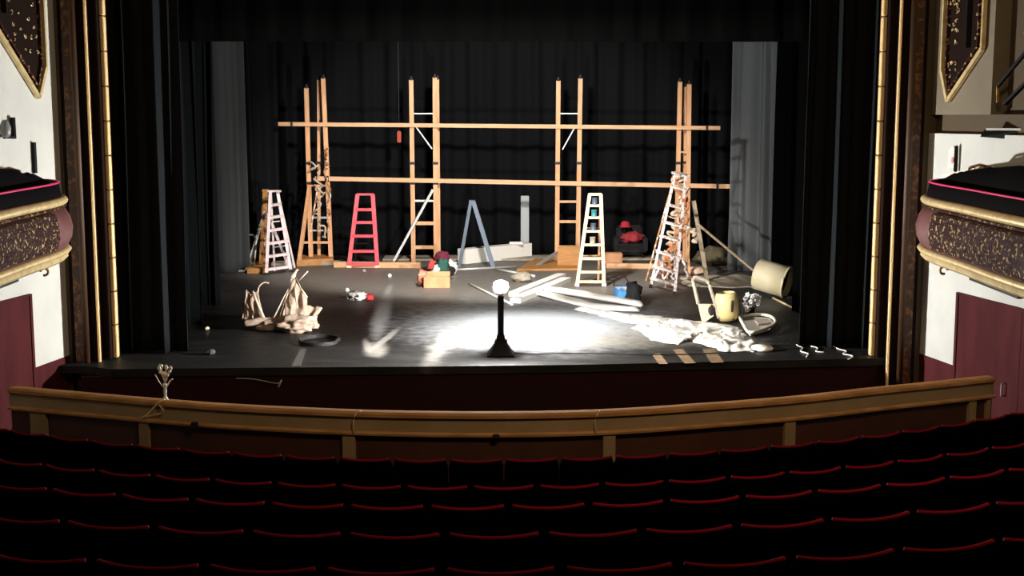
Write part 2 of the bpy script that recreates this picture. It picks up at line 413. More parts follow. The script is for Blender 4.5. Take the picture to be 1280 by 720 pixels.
# ---- proscenium frame, built in steps out from the opening
def upright(name, m, x0, x1, y0, y1, z0, z1, s, bev=.01):
    bm = NB(); box(bm, (s*(x0+x1)/2, (y0+y1)/2, (z0+z1)/2), (x1-x0, y1-y0, z1-z0), 0, bev)
    return struct(link(name, bm, m))
PX = F(1100, 446)            # foot of the inner gold strip
n = 1
for s in (-1, 1):
    xi = 5.93 if s < 0 else 5.90
    # inner gold strip, in lengths with dark joints between them
    bm = NB(); z = 0.0; k = 0
    while z < 7:
        h = .53; box(bm, (s*(xi+.07), .80, z+h/2-.006), (.06, .13, h-.022), 0, .008); z += h; k += 1
    struct(link('trim_%d' % n, bm, M['gold'])); n += 1
    upright('trim_%d' % n, M['brown'], xi+.07, xi+.11, .76, 1.0, 0, 7, s); n += 1
    upright('trim_%d' % n, M['dark_brown'], xi+.11, xi+.26, .62, 1.1, ZF, 8.1, s); n += 1
    # narrow gold bead
    upright('trim_%d' % n, M['gold'], xi+.20, xi+.232, .38, .46, ZF+.3, 8.1, s, .012); n += 1
    upright('trim_%d' % n, M['dark_brown'], xi+.235, xi+.40, .42, 1.0, ZF, 8.1, s); n += 1
    upright('trim_%d' % n, M['ornate'], xi+.36, xi+.56, .34, 1.0, ZF, 8.1, s, .02); n += 1
    upright('trim_%d' % n, M['dark_brown'], xi+.54, xi+.64, .42, 1.0, ZF, 8.1, s, .02); n += 1
    bm = NB(); lathe(bm, [(.055, ZF), (.055, 8.1)], 16, Matrix.Translation((s*(xi+.40), .38, 0))); struct(link('trim_%d' % n, bm, M['brown'], smooth=True)); n += 1
    upright('trim_%d' % n, M['olive'], xi+.62, xi+1.03, .46, 1.0, ZF, 8.1, s, .02); n += 1
upright('wall_beside_stage_left', M['void'], 6.8, 9.4, .8, 1.0, ZF, 8.1, -1)
upright('wall_beside_stage_right', M['void'], 6.8, 9.4, .8, 1.0, ZF, 8.1, 1)
# ---- maroon doors in the side walls, beneath the boxes
for s, side, ya in ((-1, 'left', -.62), (1, 'right', -.62)):
    r = thing('door_1' if s < 0 else 'door_2', '', '', wall_pt(s, ya, ZF)); r['kind'] = 'structure'
    del r['label']; del r['category']
    def slab(name, y0, y1, z0, z1, off, th, m):
        bm = NB(); p = [wall_pt(s, y0, z0, off), wall_pt(s, y1, z0, off), wall_pt(s, y1, z1, off), wall_pt(s, y0, z1, off)]
        prism(bm, p, Vector((s*th*.983, th*.18, 0))); return link(name, bm, m, r)
    slab('door_leaf', ya-.03, ya-1.6, ZF, 1.18, .035, .03, M['maroon'])
    slab('door_leaf', ya-1.61, ya-3.2, ZF, 1.18, .035, .03, M['maroon'])
    slab('door_frame', ya, ya-3.25, 1.18, 1.21, .05, .045, M['maroon'])
    slab('door_frame', ya+.03, ya-.03, ZF, 1.21, .05, .045, M['maroon'])
    bm = NB(); c0 = wall_pt(s, ya-1.30, .05, .09)
    tube(bm, [wall_pt(s, ya-1.3, .12, .036), wall_pt(s, ya-1.3, .12, .09), wall_pt(s, ya-1.3, -.05, .09), wall_pt(s, ya-1.3, -.05, .036)], .012)
    link('door_handle', bm, M['silver'], r, True)
# ---- gilt pointed panels high on the walls
for s, side in ((-1, 'left'), (1, 'right')):
    r = thing('wall_panel', 'dark carved panel with pointed foot and gilt frame on the %s wall' % side, 'panel', wall_pt(s, -.4, 4.1, .02))
    if s > 0: yA, yB, tipy, tipz, sh0, sh1 = .08, -.98, -.12, 4.00, 4.45, 4.72
    else: yA, yB, tipy, tipz, sh0, sh1 = .08, -1.5, -.15, 4.05, 4.5, 5.3
    out = [(yA, sh0), (tipy, tipz), (yB, sh1), (yB, 8.0), (yA, 8.0)]
    def poly(shrink):
        cy = (yA+yB)/2
        k = shrink
        return [(yA-k, sh0+k*.3), (tipy - .1*k, tipz+k*1.35), (yB+k, sh1+k*.3), (yB+k, 8.0), (yA-k, 8.0)]
    bm = NB(); prism(bm, [wall_pt(s, y, z, .03) for y, z in poly(.05)], Vector((s*.028, 0, 0))); link('backing', bm, M['dark_brown'], r)
    bm = NB(); pts = poly(0)
    for (y1, z1), (y2, z2) in zip(pts[3:4]+pts[2:3], pts[2:3]+pts[1:2]): bar(bm, wall_pt(s, y1, z1, .05), wall_pt(s, y2, z2, .05), .055, .06)
    bar(bm, wall_pt(s, *pts[1], .05), wall_pt(s, *pts[0], .05), .055, .06); bar(bm, wall_pt(s, *pts[0], .05), wall_pt(s, *pts[4], .05), .055, .06)
    link('frame', bm, M['gold_pale'], r)
    bm = NB(); pts = poly(.12)
    for i, j in ((3, 2), (2, 1), (1, 0), (0, 4)): bar(bm, wall_pt(s, *pts[i], .045), wall_pt(s, *pts[j], .045), .05, .04)
    link('inner_moulding', bm, M['lattice'], r)
    # carved scrollwork
    bm = NB(); rnd = random.Random(3+s)
    for k in range(70):
        y = rnd.uniform(yB+.25, yA-.16) if s < 0 else rnd.uniform(yA-.38, yA-.14); z = rnd.uniform(4.35, 6.6)
        if z < 4.35 + abs(y-tipy)*.55: continue
        if s > 0 and k % 5 == 0: y = rnd.uniform(yB+.12, yB+.22); z = max(z, sh1+.15)
        a0 = rnd.uniform(0, 6.28); rr = rnd.uniform(.015, .04)
        tube(bm, [wall_pt(s, y+math.cos(a0+q*.7)*rr*(1-q*.1), z+math.sin(a0+q*.7)*rr*(1-q*.1), .045) for q in range(7)], .007, 5)
    link('carving', bm, M['gold_pale'], r)
    bm = NB(); bar(bm, wall_pt(s, (yA*.35+yB*.65), 4.75 if s > 0 else 5.2, .045), wall_pt(s, (yA*.35+yB*.65), 8, .045), .10, .04); link('mullion', bm, M['black_metal'], r)
# ---- the two boxes
def theatre_box(s, label):
    path0 = [(1190, 252, 18.9), (1168, 243, 18.6), (1160, 240.5, 18.1), (1172, 244, 17.3), (1212, 253, 16.0), (1280, 268.5, 14.15), (1400, 296, 12)]
    pts = []
    for px, py, ax in path0:
        q = Q(px, py, ax); pts.append(Vector((q.x*s, q.y, 0)))
    Z = 2.66
    path = smooth_path(pts, 8)
    r = thing('theatre_box', label, 'box', (pts[2].x, pts[2].y, Z-1.2))
    k = -s        # the sweep's left normal points toward the stage centre for s>0 going outward
    def sw(name, prof, m, parent=r, smooth=True):
        bm = NB(); loft(bm, path, [(o*k, z+Z) for o, z in prof]); return link(name, bm, m, parent, smooth)
    # offsets: positive = out towards the middle of the house
    ring = lambda cx, cz, rx, rz, n=12: [(cx+rx*math.cos(i*2*math.pi/n), cz+rz*math.sin(i*2*math.pi/n)) for i in range(n)]
    sw('gold_cap', ring(.02, -.045, .08, .06), M['gold_pale'])
    sw('bead', ring(.035, -.125, .045, .022, 8), M['lattice'])
    sw('front_panel', [(-.03,-.13),(.05,-.15),(.12,-.28),(.15,-.42),(.13,-.56),(.07,-.68),(-.03,-.70)], M['maroon_box'])
    sw('gold_base', [(-.05,-.69),(.09,-.69),(.12,-.73),(.09,-.77),(.06,-.78),(.07,-.83),(.03,-.87),(-.05,-.87)], M['gold_pale'])
    sw('parapet', [(-.06,.0),(.02,.0),(-.0,.10),(-.02,.20),(-.10,.22),(-.12,.0)], M['velvet_black'])
    sw('piping', ring(-.01, .205, .014, .014, 6), M['pink'])
    # gilt lattice relief on the front, starting past the smooth corner
    bm = NB(); L_ = len(path); nu, nv = 170, 26; rings = []
    fine = smooth_path(path, 6)
    st = int(len(fine)*.53); fine = fine[st:]; dist = [0]
    for a, b in zip(fine, fine[1:]): dist.append(dist[-1]+(b-a).length)
    for i in range(0, len(fine)):
        p = fine[i]; tt = (fine[min(i+1, len(fine)-1)]-fine[max(i-1, 0)]).normalized(); nn = Vector((-tt.y, tt.x, 0))*k
        row = []
        for j in range(nv+1):
            zz = -.66 + .50*j/nv; bulge = .156-abs(zz+.42)**1.7*.45
            d = dist[i]; h = .012*abs(math.sin((d+zz)*38))*abs(math.sin((d-zz)*38)) + .016*max(0, noise.noise(Vector((d*22, zz*22, 1))))
            if i == 0 or j in (0, nv): h = -.02
            row.append(bm.verts.new(p + nn*(bulge+h) + Vector((0,0,Z+zz))))
        rings.append(row)
    for a, b in zip(rings, rings[1:]):
        for j in range(nv): bm.faces.new((a[j], a[j+1], b[j+1], b[j]))
    link('relief', bm, M['lattice'], r)
    # floor of the box, with its soffit
    bm = NB(); inner = [Vector((s*8.6, path[0].y+.1, 0))]; poly_ = [p + Vector((0,0,Z-.72)) for p in path] + [Vector((s*8.9, path[-1].y, Z-.72)), Vector((s*7.0, .0, Z-.72))]
    prism(bm, poly_, (0, 0, .08)); link('box_floor', bm, M['wall_white'], r)
    # bracket scroll and rail under the base
    bm = NB()
    p = path[26]; tube(bm, [p + Vector((s*(.05+.05*math.cos(a)), 0, Z-.93+.05*math.sin(a))) for a in [i*.5 for i in range(11)]], .018, 6)
    link('scroll_bracket', bm, M['gold_dark'], r, True)
    bm = NB(); q1 = path[30]+Vector((s*.2, 0, Z-.95)); q2 = path[38]+Vector((s*.2, 0, Z-.95)); bar(bm, q1, q2, .06, .05); link('lamp_rail', bm, M['black_metal'], r)
    # chairs stand in the dark behind the parapet: a seat back each
    return r, path, Z
bR, pathR, ZB = theatre_box(1, 'right-hand theatre box with maroon bulging front, gilt scrolls and gold mouldings')
bL, pathL, ZB = theatre_box(-1, 'left-hand theatre box with maroon bulging front, gilt scrolls and gold mouldings')
# velvet drape heaped behind each parapet
for s, pth, lab in ((1, pathR, 'black velvet drape bunched on the parapet of the right box'), (-1, pathL, 'black velvet drape bunched on the parapet of the left box')):
    bm = NB(); k = -s; rings = []
    L_ = len(pth)
    for i in range(14, L_):
        p = pth[i]; a = pth[max(i-1,0)]; b = pth[min(i+1, L_-1)]; t = (b-a).normalized(); nn = Vector((-t.y, t.x, 0))*k
        u = (i-14)/(L_-14); top = .24 + .30*min(1, u*1.6) + .04*noise.noise(Vector((u*14, s, 0)))
        rings.append([bm.verts.new(p + nn*o + Vector((0,0,ZB+z))) for o, z in ((-.125, .0), (-.125, .225), (-.30, top), (-.45, top-.05), (-.6, .0))])
    for a, b in zip(rings, rings[1:]):
        for j in range(5): bm.faces.new((a[j], a[(j+1)%5], b[(j+1)%5], b[j]))
    bm.faces.new(rings[0]); bm.faces.new(rings[-1][::-1])
    tag(rebase(link('velvet_drape', bm, M['velvet_black'], smooth=True)), lab, 'drape')
# gilt chairs standing in the boxes (backs in the shade against the white wall)
def box_chair(p, rz, label, h=.55):
    r = thing('box_chair', label, 'chair', p)
    mt = Matrix.Translation(p) @ Matrix.Rotation(rz, 4, 'Z')
    bm = NB(); box(bm, (0,0,.44), (.42,.42,.06), 0, .02); bm.transform(mt); link('seat', bm, M['velvet_black'], r)
    bm = NB()
    for x in (-.18, .18): tube(bm, [mt @ Vector((x, .19, .44)), mt @ Vector((x*1.05, .24, .44+h))], .018)
    tube(bm, [mt @ Vector((-.19, .24, .44+h)), mt @ Vector((0, .25, .48+h)), mt @ Vector((.19, .24, .44+h))], .02)
    for x in (-.09, 0, .09): tube(bm, [mt @ Vector((x, .2, .46)), mt @ Vector((x, .245, .46+h))], .009)
    link('backrest', bm, M['gold_dark'], r, True)
    for x in (-.18, .18):
        for y in (-.18, .18):
            bm = NB(); tube(bm, [mt @ Vector((x,y,.42)), mt @ Vector((x*1.08,y*1.08,0))], .016); link('leg', bm, M['gold_dark'], r)
    return r
zc = ZB-.64
box_chair(Vector((6.72, -1.9, zc)), .4, 'gilt chair in the right box nearest the gold strip', .62)
box_chair(Vector((6.66, -2.6, zc)), .3, 'gilt chair in the right box at the right edge of the picture', .60)
box_chair(Vector((-6.7, -1.9, zc)), -.4, 'gilt chair in the left box against the white wall', .58)
# small things on the upper walls
bm = NB(); box(bm, (0,0,.19), (.05,.05,.38), 0, .01); bm.transform(Matrix.Translation(wall_pt(1, -.42, 2.97, .05)))
tag(rebase(link('loudspeaker', bm, M['black_metal'])), 'slim black column loudspeaker on the white wall above the right box', 'loudspeaker')
bm = NB(); prism(bm, [wall_pt(1, -.14, 3.02, .012), wall_pt(1, -.36, 3.02, .012), wall_pt(1, -.36, 3.28, .012), wall_pt(1, -.25, 3.34, .012), wall_pt(1, -.14, 3.28, .012)], (.01,0,0))
m_not = mat('notice_paper', (.82,.78,.72), .8)
r = tag(link('notice', bm, m_not), 'pale notice with a pink blot on the right white wall', 'notice')
bm = NB(); lump(bm, (0,0,0), (.004,.06,.05), .2, 5, 2, False); bm.transform(Matrix.Translation(wall_pt(1, -.25, 3.13, .014))); link('pink_blot', bm, mat('pink_print', (.75,.28,.25), .8), r, True)
bm = NB(); prism(bm, [wall_pt(-1, -.28, 2.95, .05), wall_pt(-1, -.34, 2.95, .05), wall_pt(-1, -.34, 3.40, .05), wall_pt(-1, -.28, 3.40, .05)], (-.04,0,0))
tag(rebase(link('door_edge', bm, M['black_metal'])), 'narrow dark upright strip on the left white wall above the box', 'strip')
r = thing('wall_lamp', 'black bracket wall lamp on the white wall at the left edge', 'lamp', wall_pt(-1, -.95, 3.6, .02))
bm = NB(); bar(bm, wall_pt(-1, -.86, 3.46, .05), wall_pt(-1, -.86, 3.76, .05), .05, .07); link('back_plate', bm, M['black_metal'], r)
bm = NB(); bar(bm, wall_pt(-1, -.86, 3.48, .07), wall_pt(-1, -1.14, 3.48, .07), .03, .03); link('arm', bm, M['black_metal'], r)
bm = NB(); lathe(bm, [(.03,0),(.07,.05),(.075,.14),(.05,.22),(.03,.25)], 16, Matrix.Translation(wall_pt(-1, -1.14, 3.48, .10))); link('lamp_glass', bm, mat('grey_glass', (.25,.26,.26), .3), r, True)
# stair rails rising at the right edge
r = thing('handrail', 'pair of dark sloping stair rails on the brown wall, top right', 'handrail', A(1250, 112, -1.4))
for a, b, wd in (((1247, 108), (1290, 56), .05), ((1256, 130), (1290, 96), .06)):
    bm = NB(); bar(bm, A(*a, -1.5), A(b[0], b[1], -2.0), wd, .04); link('rail', bm, M['black_metal'], r)
bm = NB(); bar(bm, A(1247, 106, -1.48), A(1247, 128, -1.48), .03, .03); link('newel', bm, M['gold_dark'], r)
bm = NB(); prism(bm, [A(1225, 171, -1.3), A(1232, 160, -1.3), A(1300, 160, -1.9), A(1300, 177, -1.9)], (.3, 0, 0))
struct(link('trim_30', bm, M['black_metal']))
bm = NB(); bar(bm, A(1233, 161.5, -1.32), A(1300, 162, -1.95), .03, .03); struct(link('trim_31', bm, M['wall_white']))

# ================================================================== CURTAINS
def cp(px, Y): q = A(px, 360, Y); return (q.x, Y)
curtain('leg_curtain', 'black leg curtain nearest the gold proscenium strip, left side', [cp(96, 1.30), cp(150, 1.3), cp(205, 1.3), cp(234, 1.25)], .01, 7.4, .18, .26, M['leg_black'], 3, ridge=7, n=260)
curtain('leg_curtain', 'second black leg curtain from the front, left side', [cp(150, 4.0), cp(215, 3.9), cp(252, 3.9)], .01, 7.4, .12, .33, M['leg_black2'], 5, ridge=7, n=260)
curtain('leg_curtain', 'third black leg curtain from the front, left side', [cp(180, 6.5), cp(240, 6.4), cp(276, 6.4)], .01, 7.4, .10, .36, M['leg_black2'], 8, ridge=4, n=260)
curtain('leg_curtain', 'grey lit leg curtain behind the white stepladder, left side', [cp(232, 11.4), cp(272, 11.7), cp(312, 12.0)], .01, 7.4, .10, .62, M['leg_grey_dim'], 4)
curtain('leg_curtain', 'dark leg curtain beside the backdrop, left side', [cp(300, 13.6), cp(330, 13.9), cp(352, 14.4)], .01, 7.4, .12, .5, M['back_black'], 6)
curtain('leg_curtain', 'black leg curtain nearest the gold proscenium strip, right side', [cp(1000, 1.75), cp(1030, 1.7), cp(1080, 1.6), cp(1150, 1.6)], .01, 7.4, .18, .24, M['leg_black'], 9, ridge=7, n=300)
curtain('leg_curtain', 'tall grey leg curtain brightly lit, behind the lying barrel', [cp(905, 12.5), cp(935, 11.9), cp(967, 11.4)], .01, 7.4, .16, .42, M['leg_grey'], 12)
curtain('leg_curtain', 'second black leg curtain from the front, right side', [cp(988, 5.4), cp(1010, 5.2), cp(1090, 5.6)], .01, 7.4, .10, .5, M['border'], 15)
curtain('leg_curtain', 'black leg curtain deep in the right wing', [cp(962, 10.0), cp(990, 9.8), cp(1060, 9.8)], .01, 7.4, .10, .6, M['border'], 17)
curtain('backdrop_curtain', 'wide black pleated backdrop curtain across the rear of the stage', [(-8.6, 16.2), (-4, 16.0), (0, 16.1), (4, 16.0), (8.6, 16.2)], .01, 7.6, .13, .75, M['back_black'], 20, n=420)
curtain('border_curtain', 'black border curtain hanging across above the tall ladders', [(-9, 3.05), (0, 3.05), (9, 3.05)], A(600, 52, 3.05).z, 8.05, .03, .6, M['border'], 22, nz=6)
curtain('border_curtain', 'black valance at the top of the proscenium opening', [(-8.5, 2.0), (0, 2.0), (8.5, 2.0)], A(600, -4, 2.0).z, 8.05, .03, .6, M['border'], 23, nz=6)

# ================================================================== GHOST LIGHT
gp = F(626, 444); gp.z = 0
r = thing('ghost_light', 'black ghost light with stepped pyramid foot and bare glowing bulb', 'lamp', gp)
GX, GY = gp.x, gp.y
def frus(bm, z0, z1, a, b):
    v = [bm.verts.new((GX+sx*a, GY+sy*a, z0)) for sx, sy in ((-1,-1),(1,-1),(1,1),(-1,1))] + [bm.verts.new((GX+sx*b, GY+sy*b, z1)) for sx, sy in ((-1,-1),(1,-1),(1,1),(-1,1))]
    for i in range(4): bm.faces.new((v[i], v[(i+1)%4], v[4+(i+1)%4], v[4+i]))
    bm.faces.new(v[3::-1]); bm.faces.new(v[4:])
bm = NB(); frus(bm, 0, .03, .215, .215); frus(bm, .03, .22, .2, .085); frus(bm, .22, .25, .10, .10); frus(bm, .25, .33, .07, .06); link('base', bm, M['black_metal'], r)
bm = NB(); lathe(bm, [(.05, .33), (.05, .95), (.035, .955)], 20, Matrix.Translation((GX, GY, 0))); link('pole', bm, M['black_metal'], r, True)
bm = NB(); lathe(bm, [(.035, .955), (.04, .97), (.04, .995), (.03, 1.0)], 16, Matrix.Translation((GX, GY, 0))); link('socket', bm, M['silver'], r, True)
BZ = 1.085
bm = NB(); lathe(bm, [(.0,.998),(.085,1.0),(.09,1.006),(.085,1.01),(.0,1.01)], 24, Matrix.Translation((GX, GY, 0)), (False, False)); link('added_shade_plate', bm, M['black_metal'], r, True)  # unseen plate added to shade the floor around the base
bm = NB(); lathe(bm, [(.028, -.085), (.035, -.07), (.07, -.03), (.082, .01), (.07, .05), (.04, .075), (.01, .083)], 20, Matrix.Translation((GX, GY, BZ)))
mb = bpy.data.materials.new('lit_bulb'); mb.use_nodes = True; b_ = mb.node_tree.nodes['Principled BSDF']
b_.inputs['Emission Color'].default_value = (1, .97, .92, 1); b_.inputs['Emission Strength'].default_value = BULB_STRENGTH
link('bulb', bm, mb, r, True, 'bare glowing white bulb')
bm = NB()
for k in range(6):
    a = k*math.pi/3
    tube(bm, [(GX+rr*math.cos(a), GY+rr*math.sin(a), BZ+z) for rr, z in ((.04,-.09),(.10,-.05),(.125,.01),(.10,.09),(.0,.13))], .0022, 5)
tube(bm, [(GX+.125*math.cos(i*.349), GY+.125*math.sin(i*.349), BZ+.01) for i in range(18)], .0022, 5, True)
link('wire_guard', bm, M['silver'], r)
bm = NB(); p0 = Vector((GX-.05, GY+.03, .9))
cable = smooth_path([(GX+.06, GY+.2, .012), (GX+.5, GY+.05, .012), (GX+1.3, GY+.1, .012), (GX+2.6, GY-.05, .012), (GX+3.9, GY+.2, .012), (GX+5.1, GY+.6, .012)], 8)
tube(bm, cable, .009, 6); tag(rebase(link('power_cable', bm, M['rubber'], smooth=True)), 'thin black power cable running right from the ghost light along the stage edge', 'cable')

# ================================================================== LADDERS
def stepladder(label, fl, fr, tl, tr, steps_y, lean, m, rear=True, rail_w=.06, group='stepladders on the stage', step_m=None, rear_m=None, top=True, rw=None, feet=M['rubber'], step_h=.035, tread=.09):
    """fl, fr: pixels of the front feet; tl, tr: pixels of the top corners; steps_y: pixel heights of treads"""
    a, b = F(*fl), F(*fr)
    ym = (a.y+b.y)/2
    t1, t2 = A(tl[0], tl[1], a.y+lean), A(tr[0], tr[1], b.y+lean)
    zt = (t1.z+t2.z)/2; 
    r = thing('stepladder', label, 'ladder', ((a.x+b.x)/2, ym+lean, 0), group)
    rm = rear_m or m
    for p, q in ((a, t1), (b, t2)):
        bm = NB(); bar(bm, p + (q-p)*.02, q, rail_w, rail_w*.7, up=(0,1,0)); rl = link('rail', bm, m, r)
        bm = NB(); bar(bm, p+Vector((0,0,.001)), p + (q-p)*.03, rail_w*1.25, rail_w, up=(0,1,0)); link('rubber_foot', bm, feet, rl)
    for y in steps_y:
        f = lambda p, q, px0: None
        # height of the tread from its picture row at the rail's depth
        pts = []
        for p, q in ((a, t1), (b, t2)):
            lo, hi = 0.0, 1.0
            for _ in range(24):
                mid = (lo+hi)/2; w_ = p + (q-p)*mid
                d = MROT.transposed() @ (w_-CAM); yy = 360 + FPX*d.y/d.z
                if yy > y: lo = mid
                else: hi = mid
            pts.append(p + (q-p)*lo)
        zz = (pts[0].z+pts[1].z)/2
        bm = NB(); p, q = [Vector((v.x, v.y, zz)) for v in pts]; bar(bm, p, q, tread, step_h); link('step', bm, step_m or m, r)
    if top:
        bm = NB(); ext = (t2-t1).normalized()*.02; bar(bm, t1-ext+Vector((0,.04,0)), t2+ext+Vector((0,.04,0)), .16, .05); link('top_cap', bm, step_m or m, r)
    if rear:
        for p, q in ((a, t1), (b, t2)):
            dirv = Vector((0, 1, 0)) if abs(b.x-a.x) > .2*abs(b.y-a.y) else Vector((1 if False else 0, 1, 0))
            rp = Vector((p.x*.8 + (a.x+b.x)*.1, p.y + 2.2*lean, 0.0)); bm = NB(); bar(bm, rp, q + Vector((0,.06,-.03)), rail_w*.6, rail_w*.5, up=(0,1,0)); link('rear_leg', bm, rm, r)
        mid = lambda k: (Vector((a.x*.8+(a.x+b.x)*.1, a.y+2.2*lean, 0)).lerp(t1, k), Vector((b.x*.8+(a.x+b.x)*.1, b.y+2.2*lean, 0)).lerp(t2, k))
        for k in (.3, .62):
            u, v = mid(k); bm = NB(); bar(bm, u, v, .025, .025); link('rear_brace', bm, rm, r)
    return r
pale_tip = M['pale_wood']
stepladder('red stepladder standing left of centre', (436, 335), (472, 335), (447, 243), (466, 243), (262, 278, 295, 314, 330), .38, M['red'], feet=pale_tip, rail_w=.10, step_h=.07, tread=.10, rear_m=M['black_metal'])
stepladder('pale wooden stepladder with seven treads right of the centre', (721, 358), (755, 358), (737, 243), (751, 243), (257, 272, 289, 306, 323, 340, 352), .40, M['pale_wood'], feet=M['white'], rail_w=.075, step_h=.05, tread=.11, rear_m=M['wood'])
stepladder('white and pink paint-splashed stepladder at far left of the stage', (333, 344), (364, 340), (338, 239), (347, 239), (256, 271, 287, 303, 319, 335), .40, M['white_pink'], rail_w=.07, step_h=.06, tread=.10, rear_m=M['white_pink'])
r = stepladder('rope-hung paint-spattered stepladder on the right of the stage', (813, 360), (843, 369), (844, 216), (857, 220), (235, 258, 280, 298, 318, 337, 352), .55, M['spatter_white'], rail_w=.055, step_h=.045, tread=.09, rear_m=M['spatter'])
r_ = [o for o in COL.objects if o.get('label', '').startswith('white and pink')][0]
bm = NB(); bar(bm, A(335, 267, F(349, 342).y+.25), F(361, 336)+Vector((0,-.02,.05)), .06, .04, up=(0,1,0)); link('brace', bm, M['white_pink'], r_)
# a brown ladder seen edge on, its silver prop leg to the left
r = thing('stepladder', 'brown wooden stepladder seen edge-on, left of the white one', 'ladder', F(325, 334), 'stepladders on the stage')
ap = A(331, 238, 12.6)
for dy in (-.0, .35):
    bm = NB(); bar(bm, F(326, 336)+Vector((0,dy,0)), ap+Vector((0,dy*.4,0)), .09, .06, up=(0,1,0)); link('rail', bm, M['spatter' if dy else 'orange_wood'], r)
    bm = NB(); bar(bm, F(307, 340)+Vector((0,dy,0)), ap+Vector((-.02,dy*.4,-.5)), .035, .035, up=(0,1,0)); link('prop_leg', bm, M['silver'], r)
for k in (.2, .36, .52, .68, .84):
    q = F(326, 336).lerp(ap, k); bm = NB(); bar(bm, q, q+Vector((0, .33*(1-k*.6), 0)), .09, .03); link('step', bm, M['orange_wood'], r)
bm = NB(); box(bm, ap+Vector((0,.08,.0)), (.11,.26,.05)); link('top_cap', bm, M['orange_wood'], r)
# blue-grey A-frame, side on
r = thing('trestle_ladder', 'blue-grey metal A-frame ladder in front of the white block', 'ladder', F(596, 332))
ap = A(590, 252, 12.9)
for dy in (0, .4):
    bm = NB(); bar(bm, F(574, 334)+Vector((0,dy,0)), ap+Vector((-.03,dy*.5,0)), .08, .05, up=(0,1,0)); link('leg', bm, M['blue_grey'], r)
    bm = NB(); bar(bm, F(617, 336)+Vector((0,dy,0)), ap+Vector((.03,dy*.5,0)), .10, .05, up=(0,1,0)); link('leg', bm, M['blue_grey'], r)
for k in (.15, .33, .5, .67, .84):
    q = F(617, 336).lerp(ap, k); bm = NB(); bar(bm, q+Vector((0,.02,0)), q+Vector((0,.4-.2*k,0)), .06, .025); link('rung', bm, M['blue_grey'], r)
bm = NB(); box(bm, ap+Vector((0,.1,0)), (.15,.28,.06)); link('hinge_cap', bm, M['blue_grey'], r)
# ---- tall ladders carrying the two long battens
def tall(label, poles, rungs, Y=14.0, pw=.11, m=M['wood'], extra=(), group='tall wooden ladders holding the long battens'):
    """poles: list of (top pixel, bottom pixel x); rungs: (y, x0, x1)"""
    first = A(poles[0][1], 328, Y)
    r = thing('tall_ladder', label, 'ladder', (first.x, Y, 0), group)
    for i, ((tx, ty), bx, dy) in enumerate([(p[0], p[1], p[2] if len(p) > 2 else 0) for p in poles]):
        t = A(tx, ty, Y+dy); b = A(bx, 328, Y+dy); b.z = 0
        bm = NB(); bar(bm, b, t, pw*(1 if dy == 0 else .7), .07, up=(0,1,0)); pl = link('pole', bm, m, r)
        bm = NB(); lathe(bm, [(.035,0),(.045,.02),(.045,.10),(.02,.13)], 10, Matrix.Translation(t-Vector((0,0,.02)))); link('end_cap', bm, M['rubber'], pl, True)
        for yy in (203, 228):
            if i < 2:
                k = (ty-yy)/(ty-328); q = t.lerp(b, k); bm = NB(); box(bm, q, (pw*1.3, .10, .07), 0, .01); link('clamp', bm, M['rubber'], pl)
    for y, x0, x1, th, mm in rungs:
        bm = NB(); bar(bm, A(x0, y, Y), A(x1, y, Y), .05, th); link('rung', bm, mm, r)
    for (p, q, th, mm) in extra:
        bm = NB(); bar(bm, A(p[0], p[1], Y-.06 if len(p) < 3 else p[2]), A(q[0], q[1], Y-.06 if len(q) < 3 else q[2]), th, th); link('brace', bm, mm, r)
    return r
W, S = M['wood'], M['silver']
tall('tall wooden ladder between the red stepladder and the blue A-frame', [((514, 100), 517), ((543.5, 97), 545), ((547, 99), 549, .25)],
     [(142, 516, 541, .03, S), (251, 518, 543, .05, S), (279, 518, 543, .09, W), (309, 518, 543, .09, W)], extra=[((516, 153), (540, 186), .03, S), ((490, 330, 13.6), (541, 237, 13.85), .06, S)])
tall('tall wooden ladder just left of the pale stepladder', [((698, 101), 696), ((725.5, 98), 722)],
     [(142, 700, 723, .03, S), (252, 698, 722, .06, W), (277, 698, 722, .07, W), (309, 698, 722, .09, W)], extra=[((703, 187), (718, 160), .03, S), ((664, 337, 12.6), (698, 314, 13.9), .06, S)])
tall('leftmost tall ladder, seen nearly side-on and splayed at the foot', [((383, 110), 389), ((398.5, 100), 399, .3), ((404, 98), 414)],
     [(232, 385, 410, .05, W), (272, 386, 412, .05, S), (288, 388, 412, .04, S), (303, 376, 413, .06, W)], extra=[((387, 232), (374, 326, 13.2), .08, W), ((397, 236), (388, 290), .035, M['spatter'])], m=M['wood'])
tall('rightmost tall ladder, rising behind the rope-hung stepladder', [((850, 102), 845), ((856, 108), 855, .25), ((861.5, 105), 859)],
     [(190, 850, 861, .04, W), (250, 848, 860, .06, W), (285, 848, 860, .06, W)])
def batten(label, p, q, Y, w_):
    a, b = A(p[0], p[1], Y), A(q[0], q[1], Y)
    r = thing('long_batten', label, 'batten', (a+b)/2)
    bm = NB(); bar(bm, a, b, .07, w_); link('board', bm, M['wood_side'], r)
    for k in (.03, .97):
        bm = NB(); c = a.lerp(b, k if k < .5 else k); box(bm, c, (.06, .09, w_*1.2)); link('end_band', bm, M['rubber'], r)
    return r
batten('upper of the two long wooden battens across the tall ladders', (348, 155), (900, 160), 13.90, .10)
batten('lower of the two long wooden battens across the tall ladders', (394, 223), (912, 233), 13.90, .11)
